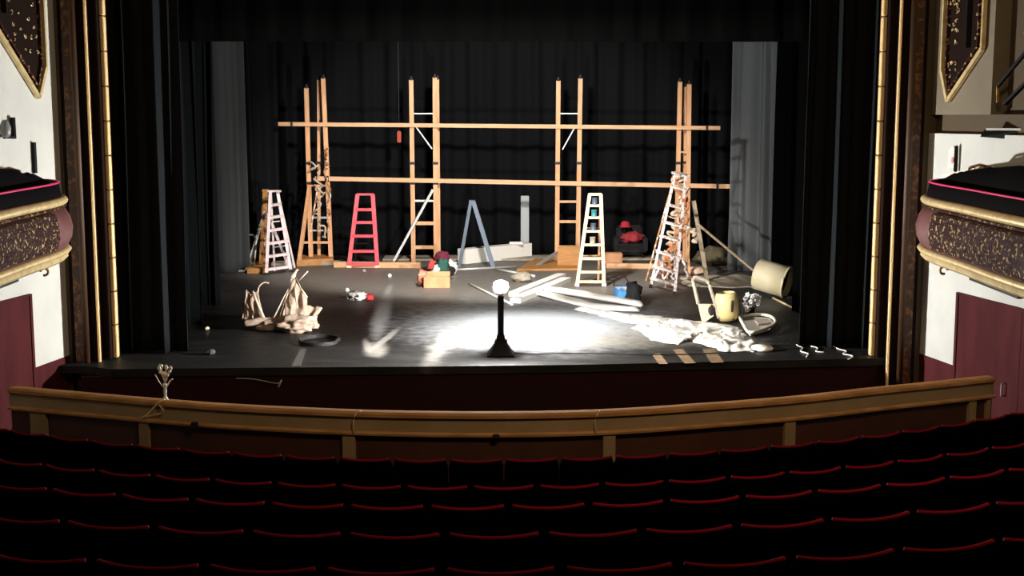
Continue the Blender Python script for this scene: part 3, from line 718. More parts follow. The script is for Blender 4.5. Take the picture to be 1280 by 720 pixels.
# ropes and rags hung on the ladders at both ends
def tangle(pts_px, Y, jitter, n, r_, m, label, seed, cat='rope'):
    rnd = random.Random(seed); bm = NB(); pts = []
    for i in range(n):
        f = i/(n-1)*(len(pts_px)-1); a = min(int(f), len(pts_px)-2); t = f-a
        x = pts_px[a][0]*(1-t)+pts_px[a+1][0]*t + rnd.uniform(-jitter, jitter); y = pts_px[a][1]*(1-t)+pts_px[a+1][1]*t + rnd.uniform(-jitter*.8, jitter*.8)
        p = A(x, y, Y + rnd.uniform(-.12, .12)); p.z = max(p.z, .03); pts.append(p)
    tube(bm, smooth_path(pts, 5), r_, 6); return tag(rebase(link('rope', bm, m, smooth=True)), label, cat)
tangle([(392, 200), (396, 225), (402, 240), (396, 268), (404, 300)], 13.8, 6, 34, .025, M['rope'], 'pale rope wound down the leftmost tall ladder', 1)
tangle([(408, 183), (408, 215), (411, 250), (410, 290)], 13.8, 3, 22, .022, M['spatter'], 'knotted brown rope hanging on the leftmost tall ladder', 2)
tangle([(848, 215), (854, 240), (850, 262), (845, 285), (842, 305), (832, 330)], 10.9, 9, 60, .034, M['rope'], 'pale rope tangled down the paint-spattered stepladder', 3)
tangle([(846, 225), (856, 262), (848, 300), (836, 320), (824, 340), (846, 332)], 10.8, 8, 46, .030, M['rope_rust'], 'rust-coloured rope tangled on the paint-spattered stepladder', 4)
tangle([(820, 345), (828, 322), (832, 350), (840, 318), (842, 350), (852, 315), (858, 345), (866, 352)], 10.3, 3, 30, .028, M['spatter_white'], 'looped rope hanging at the foot of the paint-spattered stepladder', 8)
# plywood sheets by the ladder feet
def board(name, label, pts, h, m, cat='board'):
    bm = NB(); prism(bm, [F(*p)+Vector((0,0,.003)) for p in pts], (0,0,h)); return tag(rebase(link(name, bm, m)), label, cat)
board('plywood_board', 'orange plywood slab at the foot of the leftmost tall ladder', [(371, 333), (417, 331), (414, 325), (373, 326)], .16, M['orange_wood'])
board('plywood_board', 'brown plywood slab under the edge-on stepladder', [(309, 342), (332, 342), (331, 333), (314, 333)], .12, M['orange_wood'])
board('plywood_sheet', 'wide orange plywood sheet lying behind the pale stepladder', [(646, 339), (724, 338), (722, 326), (668, 326)], .05, M['orange_wood'])
bm = NB(); p, q = F(697, 334), F(723, 334); bar(bm, p+Vector((0,0,.28)), q+Vector((0,0,.28)), .05, .5)
tag(rebase(link('plywood_sheet', bm, M['orange_wood'])), 'upright orange plywood panel at the foot of the tall ladder, right of centre', 'board')
# long timbers lying upstage
def timber(label, p, q, h, d, m=M['wood_side']):
    a, b = F(*p), F(*q); a.z = b.z = h/2+.003; bm = NB(); bar(bm, a, b, d, h); return tag(rebase(link('timber', bm, m)), label, 'timber')
timber('long tan timber lying left, from the red stepladder to the tall ladder', (418, 334), (526, 335), .14, .16)
timber('long tan timber lying right, behind the blue bucket', (758, 335), (848, 336), .12, .14)
timber('short tan timber lying behind the leftmost tall ladder', (340, 331), (425, 330), .07, .5, M['canvas'])
timber('dark board lying along the foot of the backdrop, at the centre', (480, 324), (850, 323), .05, .9, M['canvas'])
r = thing('timber_box', 'small brown wooden box behind the foot of the pale stepladder', 'box', F(766, 333))
bm = NB(); c = F(764, 329); box(bm, c+Vector((0,0,.14)), (.55,.35,.27), 0, .01); link('body', bm, M['card'], r)
# long white foam block and the grey post behind it
bm = NB(); p, q = A(577, 320, 13.6), A(660, 312, 15.2); p.z = q.z = .2; bar(bm, p, q, .30, .38)
tag(rebase(link('foam_block', bm, M['foam'])), 'long white block lying behind the blue-grey A-frame', 'block')
bm = NB(); b0 = A(656, 306, 15.55); box(bm, (b0.x, 15.55, .82), (.22, .16, 1.63), 0, .01)
tag(rebase(link('grey_post', bm, mat('grey_paint', (.42,.45,.48), .6))), 'upright grey post at the right end of the long white block', 'post')
bm = NB(); b0 = A(645, 306, 15.0); box(bm, (b0.x, 14.75, .43), (.36, .2, .06), 0, .01); tag(rebase(link('foam_offcut', bm, M['foam'])), 'small white slat lying on top of the long white block', 'slat')
# white boards and poles on the floor
def fpole(name, label, p, q, r_, m, cat='pole', z=(0,0)):
    a, b = F(*p), F(*q); a.z = r_+.003+z[0]; b.z = r_+.003+z[1]; bm = NB(); tube(bm, [a, a.lerp(b,.5), b], r_, 10); return tag(rebase(link(name, bm, m, smooth=True)), label, cat)
fpole('white_pole', 'thin white pole lying from the foot of the blue-grey A-frame', (619, 338), (668, 347), .03, M['white'])
fpole('white_pole', 'thin white pole with a round tip lying to the left of the bulb', (586, 356), (640, 382), .025, M['white'])
fpole('grey_pole', 'thin grey pole lying in front of the long white block', (566, 339), (645, 335), .03, M['silver'])
def plank(label, p, q, wd, h, m=M['white']):
    a, b = F(*p), F(*q); a.z = b.z = h/2+.003; bm = NB(); bar(bm, a, b, wd, h); return tag(rebase(link('plank', bm, m)), label, 'plank')
plank('upper of the two white planks lying right of the bulb', (642, 371), (702, 347), .22, .10)
plank('lower of the two white planks lying right of the bulb', (644, 379), (708, 352), .22, .10)
plank('dark plank lying between the two white planks', (668, 366), (702, 353), .12, .06, M['canvas'])
lump(bm := NB(), F(652, 352), (.22,.2,.12), .35, 6); tag(rebase(link('scrap_heap', bm, M['canvas'], smooth=True)), 'small brown heap of scraps behind the white planks', 'heap')
# long white padded roll
def roll(name, label, pts, rad, m, flat=.5, cat='roll'):
    P_ = smooth_path([F(*p) for p in pts], 8); n_ = len(P_); bm = NB(); rings = []
    for i, p in enumerate(P_):
        a, b = P_[max(i-1,0)], P_[min(i+1,n_-1)]; t = (b-a).normalized(); s_ = Vector((-t.y, t.x, 0)); u = i/(n_-1)
        rr = rad*(1+.12*noise.noise(Vector((u*6, 1, 2))))*min(1, .35+math.sqrt(max(0, min(u, 1-u)*9))); rr = min(rr, rad*1.15)
        rings.append([bm.verts.new(p + s_*rr*math.cos(k*.5236) + Vector((0,0,.004+rr*flat+rr*flat*math.sin(k*.5236)))) for k in range(12)])
    for a, b in zip(rings, rings[1:]):
        for k in range(12): bm.faces.new((a[k], a[(k+1)%12], b[(k+1)%12], b[k]))
    bm.faces.new(rings[0]); bm.faces.new(rings[-1]); return tag(rebase(link(name, bm, m, smooth=True)), label, cat)
roll('fabric_roll', 'long white flattened fabric roll, the front one of two, ending below the blue bucket', [(672, 368), (705, 377), (750, 387), (800, 390)], .17, M['plastic'], .32)
roll('fabric_roll', 'long white flattened fabric roll, the rear one of two', [(676, 364), (712, 369), (755, 376), (802, 384)], .16, M['plastic'], .4)
fpole('white_pole', 'long thin white pole lying below the white fabric rolls', (690, 375), (800, 400), .02, M['white'])
def spread(label, top, bot, seed, h, nx=60, ny=18):
    """crumpled plastic lying flat between two traced edges"""
    def poly(pts, t):
        f = t*(len(pts)-1); a = min(int(f), len(pts)-2); return F(pts[a][0]*(1-f+a)+pts[a+1][0]*(f-a), pts[a][1]*(1-f+a)+pts[a+1][1]*(f-a))
    bm = NB(); T, B = [], []
    for i in range(nx+1):
        u = i/nx; p, q = poly(top, u), poly(bot, u); rt, rb = [], []
        for j in range(ny+1):
            v = j/ny; w_ = p.lerp(q, v); w_ += Vector((noise.noise(w_*5), noise.noise(w_*5+Vector((9,0,0))), 0))*.09
            fall = min(1, min(u, 1-u)*10)*min(1, min(v, 1-v)*4)
            z = .006 + fall*h*(.25+1.4*abs(noise.noise(Vector((w_.x*2.2, w_.y*2.2, seed)))) + .9*abs(noise.noise(Vector((w_.x*7, w_.y*7, seed)))))
            rt.append(bm.verts.new((w_.x, w_.y, z))); rb.append(bm.verts.new((w_.x, w_.y, .002)))
        T.append(rt); B.append(rb)
    for i in range(nx):
        for j in range(ny):
            bm.faces.new((T[i][j], T[i+1][j], T[i+1][j+1], T[i][j+1])); bm.faces.new((B[i][j], B[i][j+1], B[i+1][j+1], B[i+1][j]))
        for j in (0, ny): bm.faces.new((T[i][j], B[i][j], B[i+1][j], T[i+1][j]))
    for j in range(ny):
        for i in (0, nx): bm.faces.new((T[i][j], T[i][j+1], B[i][j+1], B[i][j]))
    return tag(rebase(link('plastic_sheet', bm, M['plastic'], smooth=True)), label, 'sheet')
spread('narrow white plastic sheet trailing left from the large crumpled white sheet', [(716,386),(750,388),(790,393),(830,396)], [(716,387),(745,393),(775,402),(806,407)], 3, .05)
spread('large crumpled white plastic sheet heaped at the right of the stage', [(806,398),(830,397),(858,400),(885,403),(914,407),(924,412),(934,424)], [(792,411),(806,419),(814,425),(835,429),(850,431),(858,425),(890,434),(930,434)], 5, .075, 90, 26)
spread('small strip of white sheet beside the round white lid', [(888,430),(910,428),(930,427),(944,430)], [(890,434),(905,439),(930,440),(944,440)], 9, .08, 30, 8)
bm = NB(); c = F(952, 437); lathe(bm, [(.0,.0),(.17,.0),(.185,.03),(.16,.06),(.0,.07)], 28, Matrix.Translation(c+Vector((0,0,.003))) @ Matrix.Diagonal((1,1.3,1,1)), (False, False)); tag(rebase(link('round_lid', bm, M['foam'], smooth=True)), 'round white lid lying near the stage edge on the right', 'lid')
# dish-shaped grey pan
r = thing('metal_pan', 'shallow pointed grey pan lying beside the yellow bucket', 'pan', F(945, 412))
bm = NB(); c = F(945, 411); outl = [F(924, 402), F(945, 399), F(962, 401), F(969, 408), F(962, 415), F(938, 422), F(930, 413)]
prism(bm, [p+Vector((0,0,.02)) for p in outl], (0,0,.03)); link('bottom', bm, mat('grey_tin', (.55,.5,.44), .5), r)
bm = NB(); tube(bm, [p+Vector((0,0,.09)) for p in smooth_path(outl+outl[:1], 4)[:-1]], .028, 8, True); link('rim', bm, mat('pale_tin', (.75,.7,.6), .5), r, True)
bm = NB(); prism(bm, [F(943, 405)+Vector((0,0,.055)), F(960, 404)+Vector((0,0,.055)), F(962, 409)+Vector((0,0,.055)), F(948, 411)+Vector((0,0,.055))], (0,0,.03)); link('insert', bm, M['canvas'], r)
# tan light streaks painted as thin strips, and one strip of grey tape
def tape(label, pts, m=M['tape']):  # default material paints the light streaks; the grey tape passes its own
    bm = NB(); prism(bm, [F(*p)+Vector((0,0,.001)) for p in pts], (0,0,.002)); return tag(rebase(link('floor_strip', bm, m)), label, 'tape')
tape('painted tan light streak on the stage edge, right of the other two tan strips', [(878, 437), (893, 436), (905, 453), (889, 453.5)])
tape('painted tan light streak on the stage edge, the middle one of three', [(841, 437), (853, 436), (870, 454), (856, 454.5)])
tape('faint painted tan light streak on the stage edge, left of the other two tan strips', [(815, 443), (825, 442), (835, 455), (824, 455.3)])
tape('grey tape strip running to the stage edge below the cable coil', [(375, 436), (383, 436), (376, 458), (364, 458.3)], M['tape_grey'])
# ---- burlap bundle slung by cords
r = thing('burlap_bundle', 'tan burlap sack slumped open with cords gathered above, on the left of the stage', 'sack', F(352, 418))
bc = F(350, 412)
s70 = 1/71.0
def bp_(px, py, dy=0): q = A(px, py, bc.y+dy); q.z = max(q.z, .01); return q
bm = NB(); lump(bm, F(372, 414), (.36,.30,.16), .4, 2, 4); link('sack_body', bm, M['burlap'], r, True)
bm = NB()   # standing cloth peak, right
def cloth(bm, quad, seed, amp=.06, n_=14, th=.012):
    a, b, c, d = [Vector(q) for q in quad]; g = []; nrm = (b-a).cross(d-a).normalized()
    for i in range(n_+1):
        row = []
        for j in range(n_+1):
            u, v = i/n_, j/n_; p = a.lerp(b, u).lerp(d.lerp(c, u), v); k = amp*(noise.noise(Vector((u*3+seed, v*1.5, seed)))+.4*noise.noise(Vector((u*8, v*3, seed+2))))
            p = p + nrm*k; p.z = max(p.z, .01); row.append(p)
        g.append(row)
    for o in (0, th):
        vs = [[bm.verts.new(p + nrm*o) for p in row] for row in g]
        for i in range(n_):
            for j in range(n_): bm.faces.new((vs[i][j], vs[i+1][j], vs[i+1][j+1], vs[i][j+1]))
cloth(bm, [bp_(352, 400, -.1), bp_(384, 408, -.1), bp_(384, 374, .15), bp_(365, 346, .2)], 1, .12)
cloth(bm, [bp_(378, 412, -.05), bp_(386, 414, -.05), bp_(403, 384, .25), bp_(380, 381, .2)], 2, .08)
link('right_flap', bm, M['burlap'], r, True)
bm = NB(); cloth(bm, [bp_(302, 400, .0), bp_(332, 406, -.1), bp_(322, 364, .1), bp_(304, 376, .2)], 3, .14); cloth(bm, [bp_(303, 398, -.05), bp_(318, 406, -.1), bp_(318, 372, .2), bp_(308, 362, .15)], 7, .12)
link('left_flap', bm, M['burlap'], r, True)
bm = NB(); rnd = random.Random(4)
for (x0, y0), (x1, y1), rr in (((306, 405), (338, 400), .06), ((330, 404), (372, 398), .07), ((325, 412), (356, 410), .075), ((345, 408), (382, 412), .07), ((322, 416), (340, 420), .06), ((360, 408), (396, 404), .06)):
    pts = [bp_(x0+(x1-x0)*t, y0+(y1-y0)*t + rnd.uniform(-1.5, 1.5), -.16+rnd.uniform(-.05,.05)) for t in (0, .3, .6, 1)]
    for p in pts: p.z = max(p.z, rr)
    tube(bm, smooth_path(pts, 4), rr, 8)
link('rolled_folds', bm, M['burlap'], r, True)
bm = NB()
for p, q in (((340, 402), (368, 348)), ((350, 396), (366, 350)), ((362, 395), (369, 348)), ((372, 385), (368, 346)), ((384, 372), (369, 346))):
    tube(bm, [bp_(*p, -.12), bp_((p[0]+q[0])/2-1, (p[1]+q[1])/2, 0), bp_(*q, .2)], .014, 6)
link('cord', bm, M['rope'], r, True)
bm = NB(); tube(bm, [bp_(316, 364, -.1), bp_(322, 380, -.12), bp_(331, 400, -.15)], .024, 8); link('prop_stick', bm, M['rope'], r, True)
bm = NB(); tube(bm, smooth_path([bp_(322, 366), bp_(324, 358), bp_(330, 353), bp_(336, 354)], 5), .014, 6); link('handle_loop', bm, M['rope'], r, True)
bm = NB(); tube(bm, [bp_(366, 352, .2), bp_(367, 344, .2), bp_(371, 336, .2)], .04, 8); tube(bm, [bp_(374, 350, .2), bp_(385, 339, .2)], .014, 6); link('knot', bm, M['rope'], r, True)
# black cable coil
r_ = NB(); c = F(399, 428)
tube(r_, [Vector((c.x+.33*math.cos(i*.2+.1)*(1+.04*math.sin(i)), c.y+.42*math.sin(i*.2+.1), .014+.02*(i//31))) for i in range(94)], .012, 6)
tag(rebase(link('cable_coil', r_, M['rubber'], smooth=True)), 'coil of black cable on the stage floor below the burlap sack', 'cable')
# grumpled black and white cloth with a red end
r = thing('soft_toy_bundle', 'crumpled black and white cloth bundle with red end lying below the red stepladder', 'cloth', F(448, 374))
bm = NB(); lump(bm, F(446, 375), (.20,.17,.10), .4, 3, 4); link('cloth_body', bm, M['pied'], r, True)
bm = NB(); lump(bm, F(462, 375), (.09,.10,.07), .35, 8, 3); link('red_end', bm, M['red_cloth'], r, True, 'red cloth end')
bm = NB(); lump(bm, F(434, 365), (.05,.06,.05), .2, 5, 2); link('loose_corner', bm, M['white'], r, True)
# cardboard box with the heap behind
r = thing('cardboard_box', 'open orange-brown cardboard box on the stage, left of the bulb', 'box', F(546, 360))
c = F(546, 360); wd = 1.0
bm = NB(); W_, D_, H_ = .56, .36, .24; x0 = c.x
for dx, dy, sx, sy in ((0, 0, W_, .02), (0, D_, W_, .02), (-W_/2, D_/2, .02, D_), (W_/2, D_/2, .02, D_)): box(bm, (x0+dx, c.y+dy, H_/2+.003), (sx, sy, H_))
box(bm, (x0, c.y+D_/2, .012), (W_, D_, .015)); link('body', bm, M['card'], r)
bm = NB(); prism(bm, [(x0-W_/2, c.y-.01, H_), (x0-W_/2, c.y+D_, H_), (x0-W_/2-.12, c.y+D_, H_-.03), (x0-W_/2-.12, c.y, H_-.03)], (0,0,.012)); link('flap', bm, M['card'], r)
bm = NB(); prism(bm, [(x0-W_/2, c.y+D_, H_), (x0+W_/2, c.y+D_, H_), (x0+W_/2, c.y+D_+.12, H_+.06), (x0-W_/2, c.y+D_+.12, H_+.06)], (0,0,.012)); link('flap', bm, M['card'], r)
hc = F(550, 350)
def rag(name, label, px, py, s, m, seed, dz=0, dy=0, cat='cloth'):
    q = F(px, py); bm = NB(); lump(bm, q+Vector((0,dy,dz)), s, .4, seed, 3); return tag(rebase(link(name, bm, m, smooth=True)), label, cat)
rag('black_rag', 'black cloth heap behind the cardboard box', 550, 349, (.34,.26,.22), M['black_cloth'], 1)
rag('green_rag', 'dark green cloth on the heap behind the cardboard box', 554, 350, (.14,.10,.22), M['green_cloth'], 2, .12, -.22)
rag('wine_rag', 'wine-red cloth crowning the heap behind the cardboard box', 553, 348, (.18,.13,.16), M['wine_cloth'], 3, .36, -.05)
rag('red_rag', 'bright red cloth at the left of the heap behind the cardboard box', 540, 349, (.09,.09,.20), M['red_cloth'], 4, .1, -.1)
rag('white_rag', 'narrow white cloth in the middle of the heap behind the cardboard box', 546, 350, (.09,.07,.16), M['pied'], 6, .08, -.3)
rag('white_bag', 'white plastic bag at the right of the heap behind the cardboard box', 563, 343, (.17,.15,.20), M['white'], 5)
rag('pink_rag', 'pink and red cloth lump against the left side of the cardboard box', 528, 357, (.11,.13,.20), mat('pink_cloth', (.75,.28,.20), .8, col2=(.35,.03,.03), scale=5), 7)
rag('stone', 'small pale crumb on the bare floor left of the timber', 455, 340, (.05,.05,.04), M['canvas'], 9, cat='crumb')
# blue and white bucket with a black bag
r = thing('bucket', 'blue and white bucket with dark handle right of the pale stepladder', 'bucket', F(776, 379))
c = F(777, 378)
bm = NB(); lathe(bm, [(.0,.0),(.13,.0),(.17,.34),(.155,.34),(.12,.02),(.0,.02)], 24, Matrix.Translation(c+Vector((0,0,.003))), (False,False)); link('body', bm, mat('pail_print', (.70,.66,.62), .4, col2=(.06,.22,.5), scale=2.2, lo=.48, hi=.52), r, True)
bm = NB(); tube(bm, smooth_path([c+Vector((-.17,0,.34)), c+Vector((-.12,.02,.48)), c+Vector((.05,.03,.52)), c+Vector((.17,0,.36))], 5), .012, 6); link('handle', bm, M['rubber'], r, True)
bm = NB(); prism(bm, [c+Vector((x, -.165+abs(x-.03)*.12, z)) for x, z in ((-.04,.06),(.09,.06),(.11,.26),(-.05,.26))], (0,.03,0)); link('blue_label', bm, M['blue'], r, False, 'blue label panel')
rag('black_bag', 'black bag slumped against the right of the blue and white bucket', 792, 380, (.17,.2,.24), M['black_cloth'], 12, 0, .1, 'bag')
# things seen through the pale stepladder
pale = [o for o in COL.objects if o.get('label', '').startswith('pale wooden stepladder')][0]
treads = sorted([c for c in pale.children if c.name.startswith('step')], key=lambda c: -sum(v.co.z for v in c.data.vertices)/len(c.data.vertices))
for k, (mm, lab) in enumerate((('blue_grey', 'small grey tin on the topmost tread of the pale stepladder'), ('teal', 'teal tin on the second tread of the pale stepladder'), ('blue_grey', 'grey tin on the third tread of the pale stepladder'), ('canvas', 'brown tin on the fourth tread of the pale stepladder'))):
    vs = [v.co for v in treads[k].data.vertices]; cc = Vector((sum(v.x for v in vs)/8, sum(v.y for v in vs)/8, max(v.z for v in vs)+.001))
    r = tag(rebase(link('paint_tin', lathe(NB(), [(.0,.0),(.065,.0),(.065,.012),(.06,.016),(.06,.13),(.066,.135),(.066,.15),(.055,.15),(.055,.14),(.0,.14)], 20, Matrix.Translation(cc), (False, False)), M[mm], smooth=True)), lab, 'tin')
# chair with red coat in the shade, right of the pale ladder
r = thing('dark_chair', 'dark armchair draped with a dull red coat near the backdrop', 'chair', F(787, 322))
c = F(788, 324)
bm = NB(); box(bm, c+Vector((0,.1,.28)), (.75,.6,.28), 0, .06); link('seat', bm, M['black_cloth'], r)
bm = NB(); box(bm, c+Vector((0,.38,.58)), (.7,.16,.6), 0, .06); link('backrest', bm, M['black_cloth'], r)
for sx in (-.38, .38):
    bm = NB(); box(bm, c+Vector((sx,.1,.40)), (.12,.6,.40), 0, .04); link('armrest', bm, M['black_cloth'], r)
for sx in (-.32, .32):
    for sy in (-.12, .34):
        bm = NB(); box(bm, c+Vector((sx,sy,.07)), (.06,.06,.14)); link('leg', bm, M['black_metal'], r)
bm = NB(); lump(bm, c+Vector((.05,.08,.43)), (.30,.25,.17), .35, 4, 3); tag(rebase(link('red_coat', bm, mat('dull_red', (.35,.03,.04), .85, bump=.3), smooth=True)), 'dull red coat heaped on the dark armchair', 'coat')
bm = NB(); lathe(bm, [(.0,.16),(.05,.155),(.11,.12),(.13,.0),(.16,-.01),(.17,.0)], 20, Matrix.Translation(A(782, 284, 14.6)), (False, False)); 
r = thing('hat_stand', 'dark stand with a red cap on top, left of the dark armchair', 'stand', A(781, 322, 14.7))
q = A(781, 286, 14.7)
link('red_cap', bm, mat('cap_red', (.55,.03,.05), .7), r, True, 'red cap').location = Vector((0, .1, 0))
bm = NB(); tube(bm, [(q.x, q.y, .02), (q.x, q.y, q.z+.02)], .02, 8); link('pole', bm, M['black_metal'], r)
bm = NB(); lathe(bm, [(.2,0),(.2,.02),(.03,.04)], 20, Matrix.Translation((q.x, q.y, .003))); link('base', bm, M['black_metal'], r)
# grey folding trolley by the left curtain
r = thing('hand_truck', 'grey tubular hand truck standing by the left curtain', 'trolley', F(308, 340))
c = F(305, 339)
bm = NB(); q1, q2 = A(300, 338, c.y), A(304, 300, c.y+.3); q3, q4 = A(319, 297, c.y+.3), A(317, 336, c.y); q1.z = q4.z = .02
tube(bm, smooth_path([q1, q2, q3, q4], 6), .025, 8); link('frame', bm, M['silver'], r, True)
bm = NB(); box(bm, ((q1.x+q4.x)/2, c.y-.1, .03), (.4,.2,.03)); link('toe_plate', bm, M['silver'], r)
for q in (q1, q4):
    bm = NB(); lathe(bm, [(.0,-.02),(.08,-.02),(.08,.02),(.0,.02)], 18, Matrix.Translation((q.x, c.y+.08, .085)) @ Matrix.Rotation(R(90), 4, 'Y'), (False,False)); link('wheel', bm, M['rubber'], r)
# ---- right-hand cluster: props, scoop, bucket, barrel, pole, flowers
r = thing('wooden_prop', 'leaning grey-brown pole pair behind the rope-hung stepladder', 'prop', F(885, 352))
bm = NB(); bar(bm, F(884, 352), A(867, 251, 10.2), .09, .06, up=(0,1,0)); link('prop_leg', bm, mat('weathered_wood', (.42,.34,.24), .7), r)
bm = NB(); bar(bm, A(861, 346, 11.0), A(860, 290, 11.0), .05, .05, up=(0,1,0)); link('short_leg', bm, M['wood'], r)
bm = NB(); bar(bm, A(856, 280, 10.9), A(876, 300, 10.6), .06, .06); link('cross_piece', bm, M['spatter_white'], r)
rag('plaster_lump', 'pale pinkish rag lump on the floor behind the long-handled scoop', 871, 343, (.22,.2,.10), mat('peach_cloth', (.75,.52,.38), .8), 21)
tangle([(862, 285), (870, 292), (868, 300)], 10.6, 4, 14, .04, M['rope'], 'knot of pale rope on the leaning prop, right of the rope-hung stepladder', 5)
r = thing('long_handled_scoop', 'cream long-handled scoop with a bent metal handle left of the yellow bucket', 'scoop', F(884, 403))
sc = F(882, 403); Ys = sc.y
bm = NB(); pts = [A(873, 380, Ys+.05), A(869, 362, Ys+.1), A(867, 347, Ys+.15), A(884, 351, Ys+.15), A(888, 360, Ys+.1), A(893, 376, Ys+.05), A(899, 398, Ys)]
tube(bm, smooth_path(pts, 4), .035, 8); link('handle', bm, M['canvas'], r, True)
bm = NB(); pr = [A(873, 380, Ys), A(893, 381, Ys), A(892, 395, Ys), A(882, 402, Ys), A(878, 402, Ys)]
for p in pr: p.z = max(p.z, .01)
prism(bm, pr, (0,.10,0)); link('blade', bm, M['cream_peach'], r)
bm = NB(); q = A(889, 388, Ys-.005); lump(bm, q, (.06,.01,.10), .4, 3, 2, False); link('dark_stain', bm, M['rubber'], r, True)
r = thing('bucket', 'tall yellow bucket with a black mark, beside the white flowers', 'bucket', F(910, 403))
c = F(910, 402); tilt = Matrix.Translation(c+Vector((0,0,.03))) @ Matrix.Rotation(R(-6), 4, 'Y')
bm = NB(); lathe(bm, [(.0,.0),(.15,.0),(.21,.10),(.225,.42),(.205,.47),(.17,.52),(.155,.52),(.19,.46),(.205,.42),(.19,.12),(.14,.02),(.0,.02)], 28, tilt, (False,False)); link('body', bm, M['yellow'], r, True)
bm = NB(); lump(bm, c+Vector((.03,-.222,.32)), (.03,.012,.12), .3, 2, 2, False); link('black_mark', bm, M['rubber'], r, True, 'black vertical mark')
bm = NB(); tube(bm, smooth_path([c+Vector((.18,-.1,.42)), c+Vector((.25,-.12,.3)), c+Vector((.24,-.1,.1))], 5), .01, 6); link('handle', bm, M['rubber'], r, True)
# barrel on its side
r = thing('barrel', 'pale yellow barrel lying on its side near the right curtains', 'barrel', F(965, 365))
e1 = A(943, 338, 7.9); e2 = A(984, 350, 6.95); rad = .31
e1.z = rad+.18; e2.z = rad+.03
e1 = A(946, 342, 7.5); e2 = A(984, 353, 7.15)
ax_ = (e2-e1); Lb = ax_.length; rad = .33
mt = Matrix.Translation(e1) @ ax_.to_track_quat('Z', 'Y').to_matrix().to_4x4()
bm = NB(); lathe(bm, [(.0,.0),(rad*.9,.0),(rad,.03),(rad,Lb),(rad*.93,Lb),(rad*.93,.05),(.0,.05)], 32, mt, (False,False)); link('shell', bm, M['cream'], r, True)
bm = NB(); tube(bm, [mt @ Vector((rad*math.cos(i*.2618), rad*math.sin(i*.2618), Lb)) for i in range(24)], .02, 6, True); link('rim', bm, M['cream'], r, True)
bm = NB(); lathe(bm, [(.0, Lb-.1),(rad*.92, Lb-.1)], 32, mt, (False,False)); link('shade_disc', bm, M['rubber'], r)  # black disc stands in for the shade inside the barrel
BARZ = (e1.z, e2.z)
bm = NB(); a = A(872, 280, 9.6); b = F(972, 365); b.z = .03; tube(bm, [a, a.lerp(b, .5), b], .03, 8)
tag(rebase(link('long_pole', bm, mat('old_pole', (.55,.42,.28), .6), smooth=True)), 'long wooden pole slanting down from the leaning prop to behind the barrel', 'pole')
bm = NB(); a = F(955, 368); b = F(1000, 391); a.z = b.z = .023; tube(bm, [a, a.lerp(b, .5), b], .02, 8); tag(rebase(link('short_pole', bm, M['pale_wood'], smooth=True)), 'short pale pole on the floor beneath the barrel', 'pole')
r = thing('barrel_cradle', 'dark wooden cradle carrying the pale yellow barrel', 'cradle', F(965, 368))
for k in (.22, .8):
    q = e1.lerp(e2, k); top = q.z-rad-.005
    bm = NB(); box(bm, (q.x, q.y, max(top, .05)/2+.002), (.46, .10, max(top, .05))); link('block', bm, M['rubber'], r)
# drop cloth lying behind, at the right
bm = NB(); c = F(915, 352); sheet(bm, c, 2.3, 2.2, -.1, 13, h=.015, amp=.02, edge=.25); tag(rebase(link('drop_cloth', bm, mat('drop_canvas', (.62,.56,.45), .9), smooth=True)), 'flat beige drop cloth on the floor left of the barrel', 'cloth')
rag('canvas_heap', 'low olive-brown canvas heap behind the leaning prop on the right', 893, 331, (.5,.35,.24), mat('olive_canvas', (.12,.10,.06), .9), 14, cat='heap')
# white flowers
r = thing('flower_bunch', 'bunch of white flowers standing right of the yellow bucket', 'flowers', F(938, 394))
c = F(938, 392); rnd = random.Random(8)
for i in range(16):
    px = 939 + rnd.uniform(-9, 10); py = 379 + rnd.uniform(-11, 9)
    q = A(px, py, c.y + rnd.uniform(-.1, .1)); bm = NB()
    for k in range(5):
        a = k*1.2566+i; lump(bm, q + Vector((.032*math.cos(a), -.01, .032*math.sin(a))), (.026,.012,.026), .2, i, 1, False)
    lump(bm, q, (.02,.02,.02), .1, i, 1, False)
    fl = link('blossom', bm, M['flower'], r, True)
    bm = NB(); tube(bm, [q+Vector((0,.01,0)), q.lerp(c, .5)+Vector((.02,.03,0)), Vector((c.x, c.y, .02))], .005, 5); link('stem', bm, M['leaf'], fl)
bm = NB(); lathe(bm, [(.0,.0),(.07,.0),(.09,.12),(.08,.13),(.0,.12)], 16, Matrix.Translation((c.x, c.y, .003)), (False,False)); link('pot', bm, M['rubber'], r, True)
# loose white cord on the stage edge, right
for k, (pts, lab) in enumerate(((((996, 432), (1003, 436), (1001, 440), (1010, 443), (1008, 447)), 'left piece of white cord on the right end of the stage'),
                                (((1012, 433), (1022, 436), (1020, 440), (1030, 441)), 'upper piece of white cord on the right end of the stage'),
                                (((1038, 432), (1048, 437), (1058, 440), (1054, 443), (1066, 446), (1060, 450)), 'right squiggle of white cord on the right end of the stage'))):
    bm = NB(); tube(bm, smooth_path([F(*p)+Vector((0,0,.012)) for p in pts], 5), .010, 6); tag(rebase(link('cord', bm, M['white'], smooth=True)), lab, 'cord')
rag('crumb', 'tiny dark crumb on the stage floor near the left leg curtain', 263, 443, (.07,.08,.05), M['tape_grey'], 31, cat='crumb')
rag('pale_crumb', 'tiny pale crumb on the stage floor beside the left curtains', 259, 412, (.04,.05,.03), M['pale_wood'], 32, cat='crumb')
rag('white_crumb', 'tiny white crumb on the floor near the powder smear', 487, 347, (.05,.06,.05), M['white'], 33, cat='crumb')
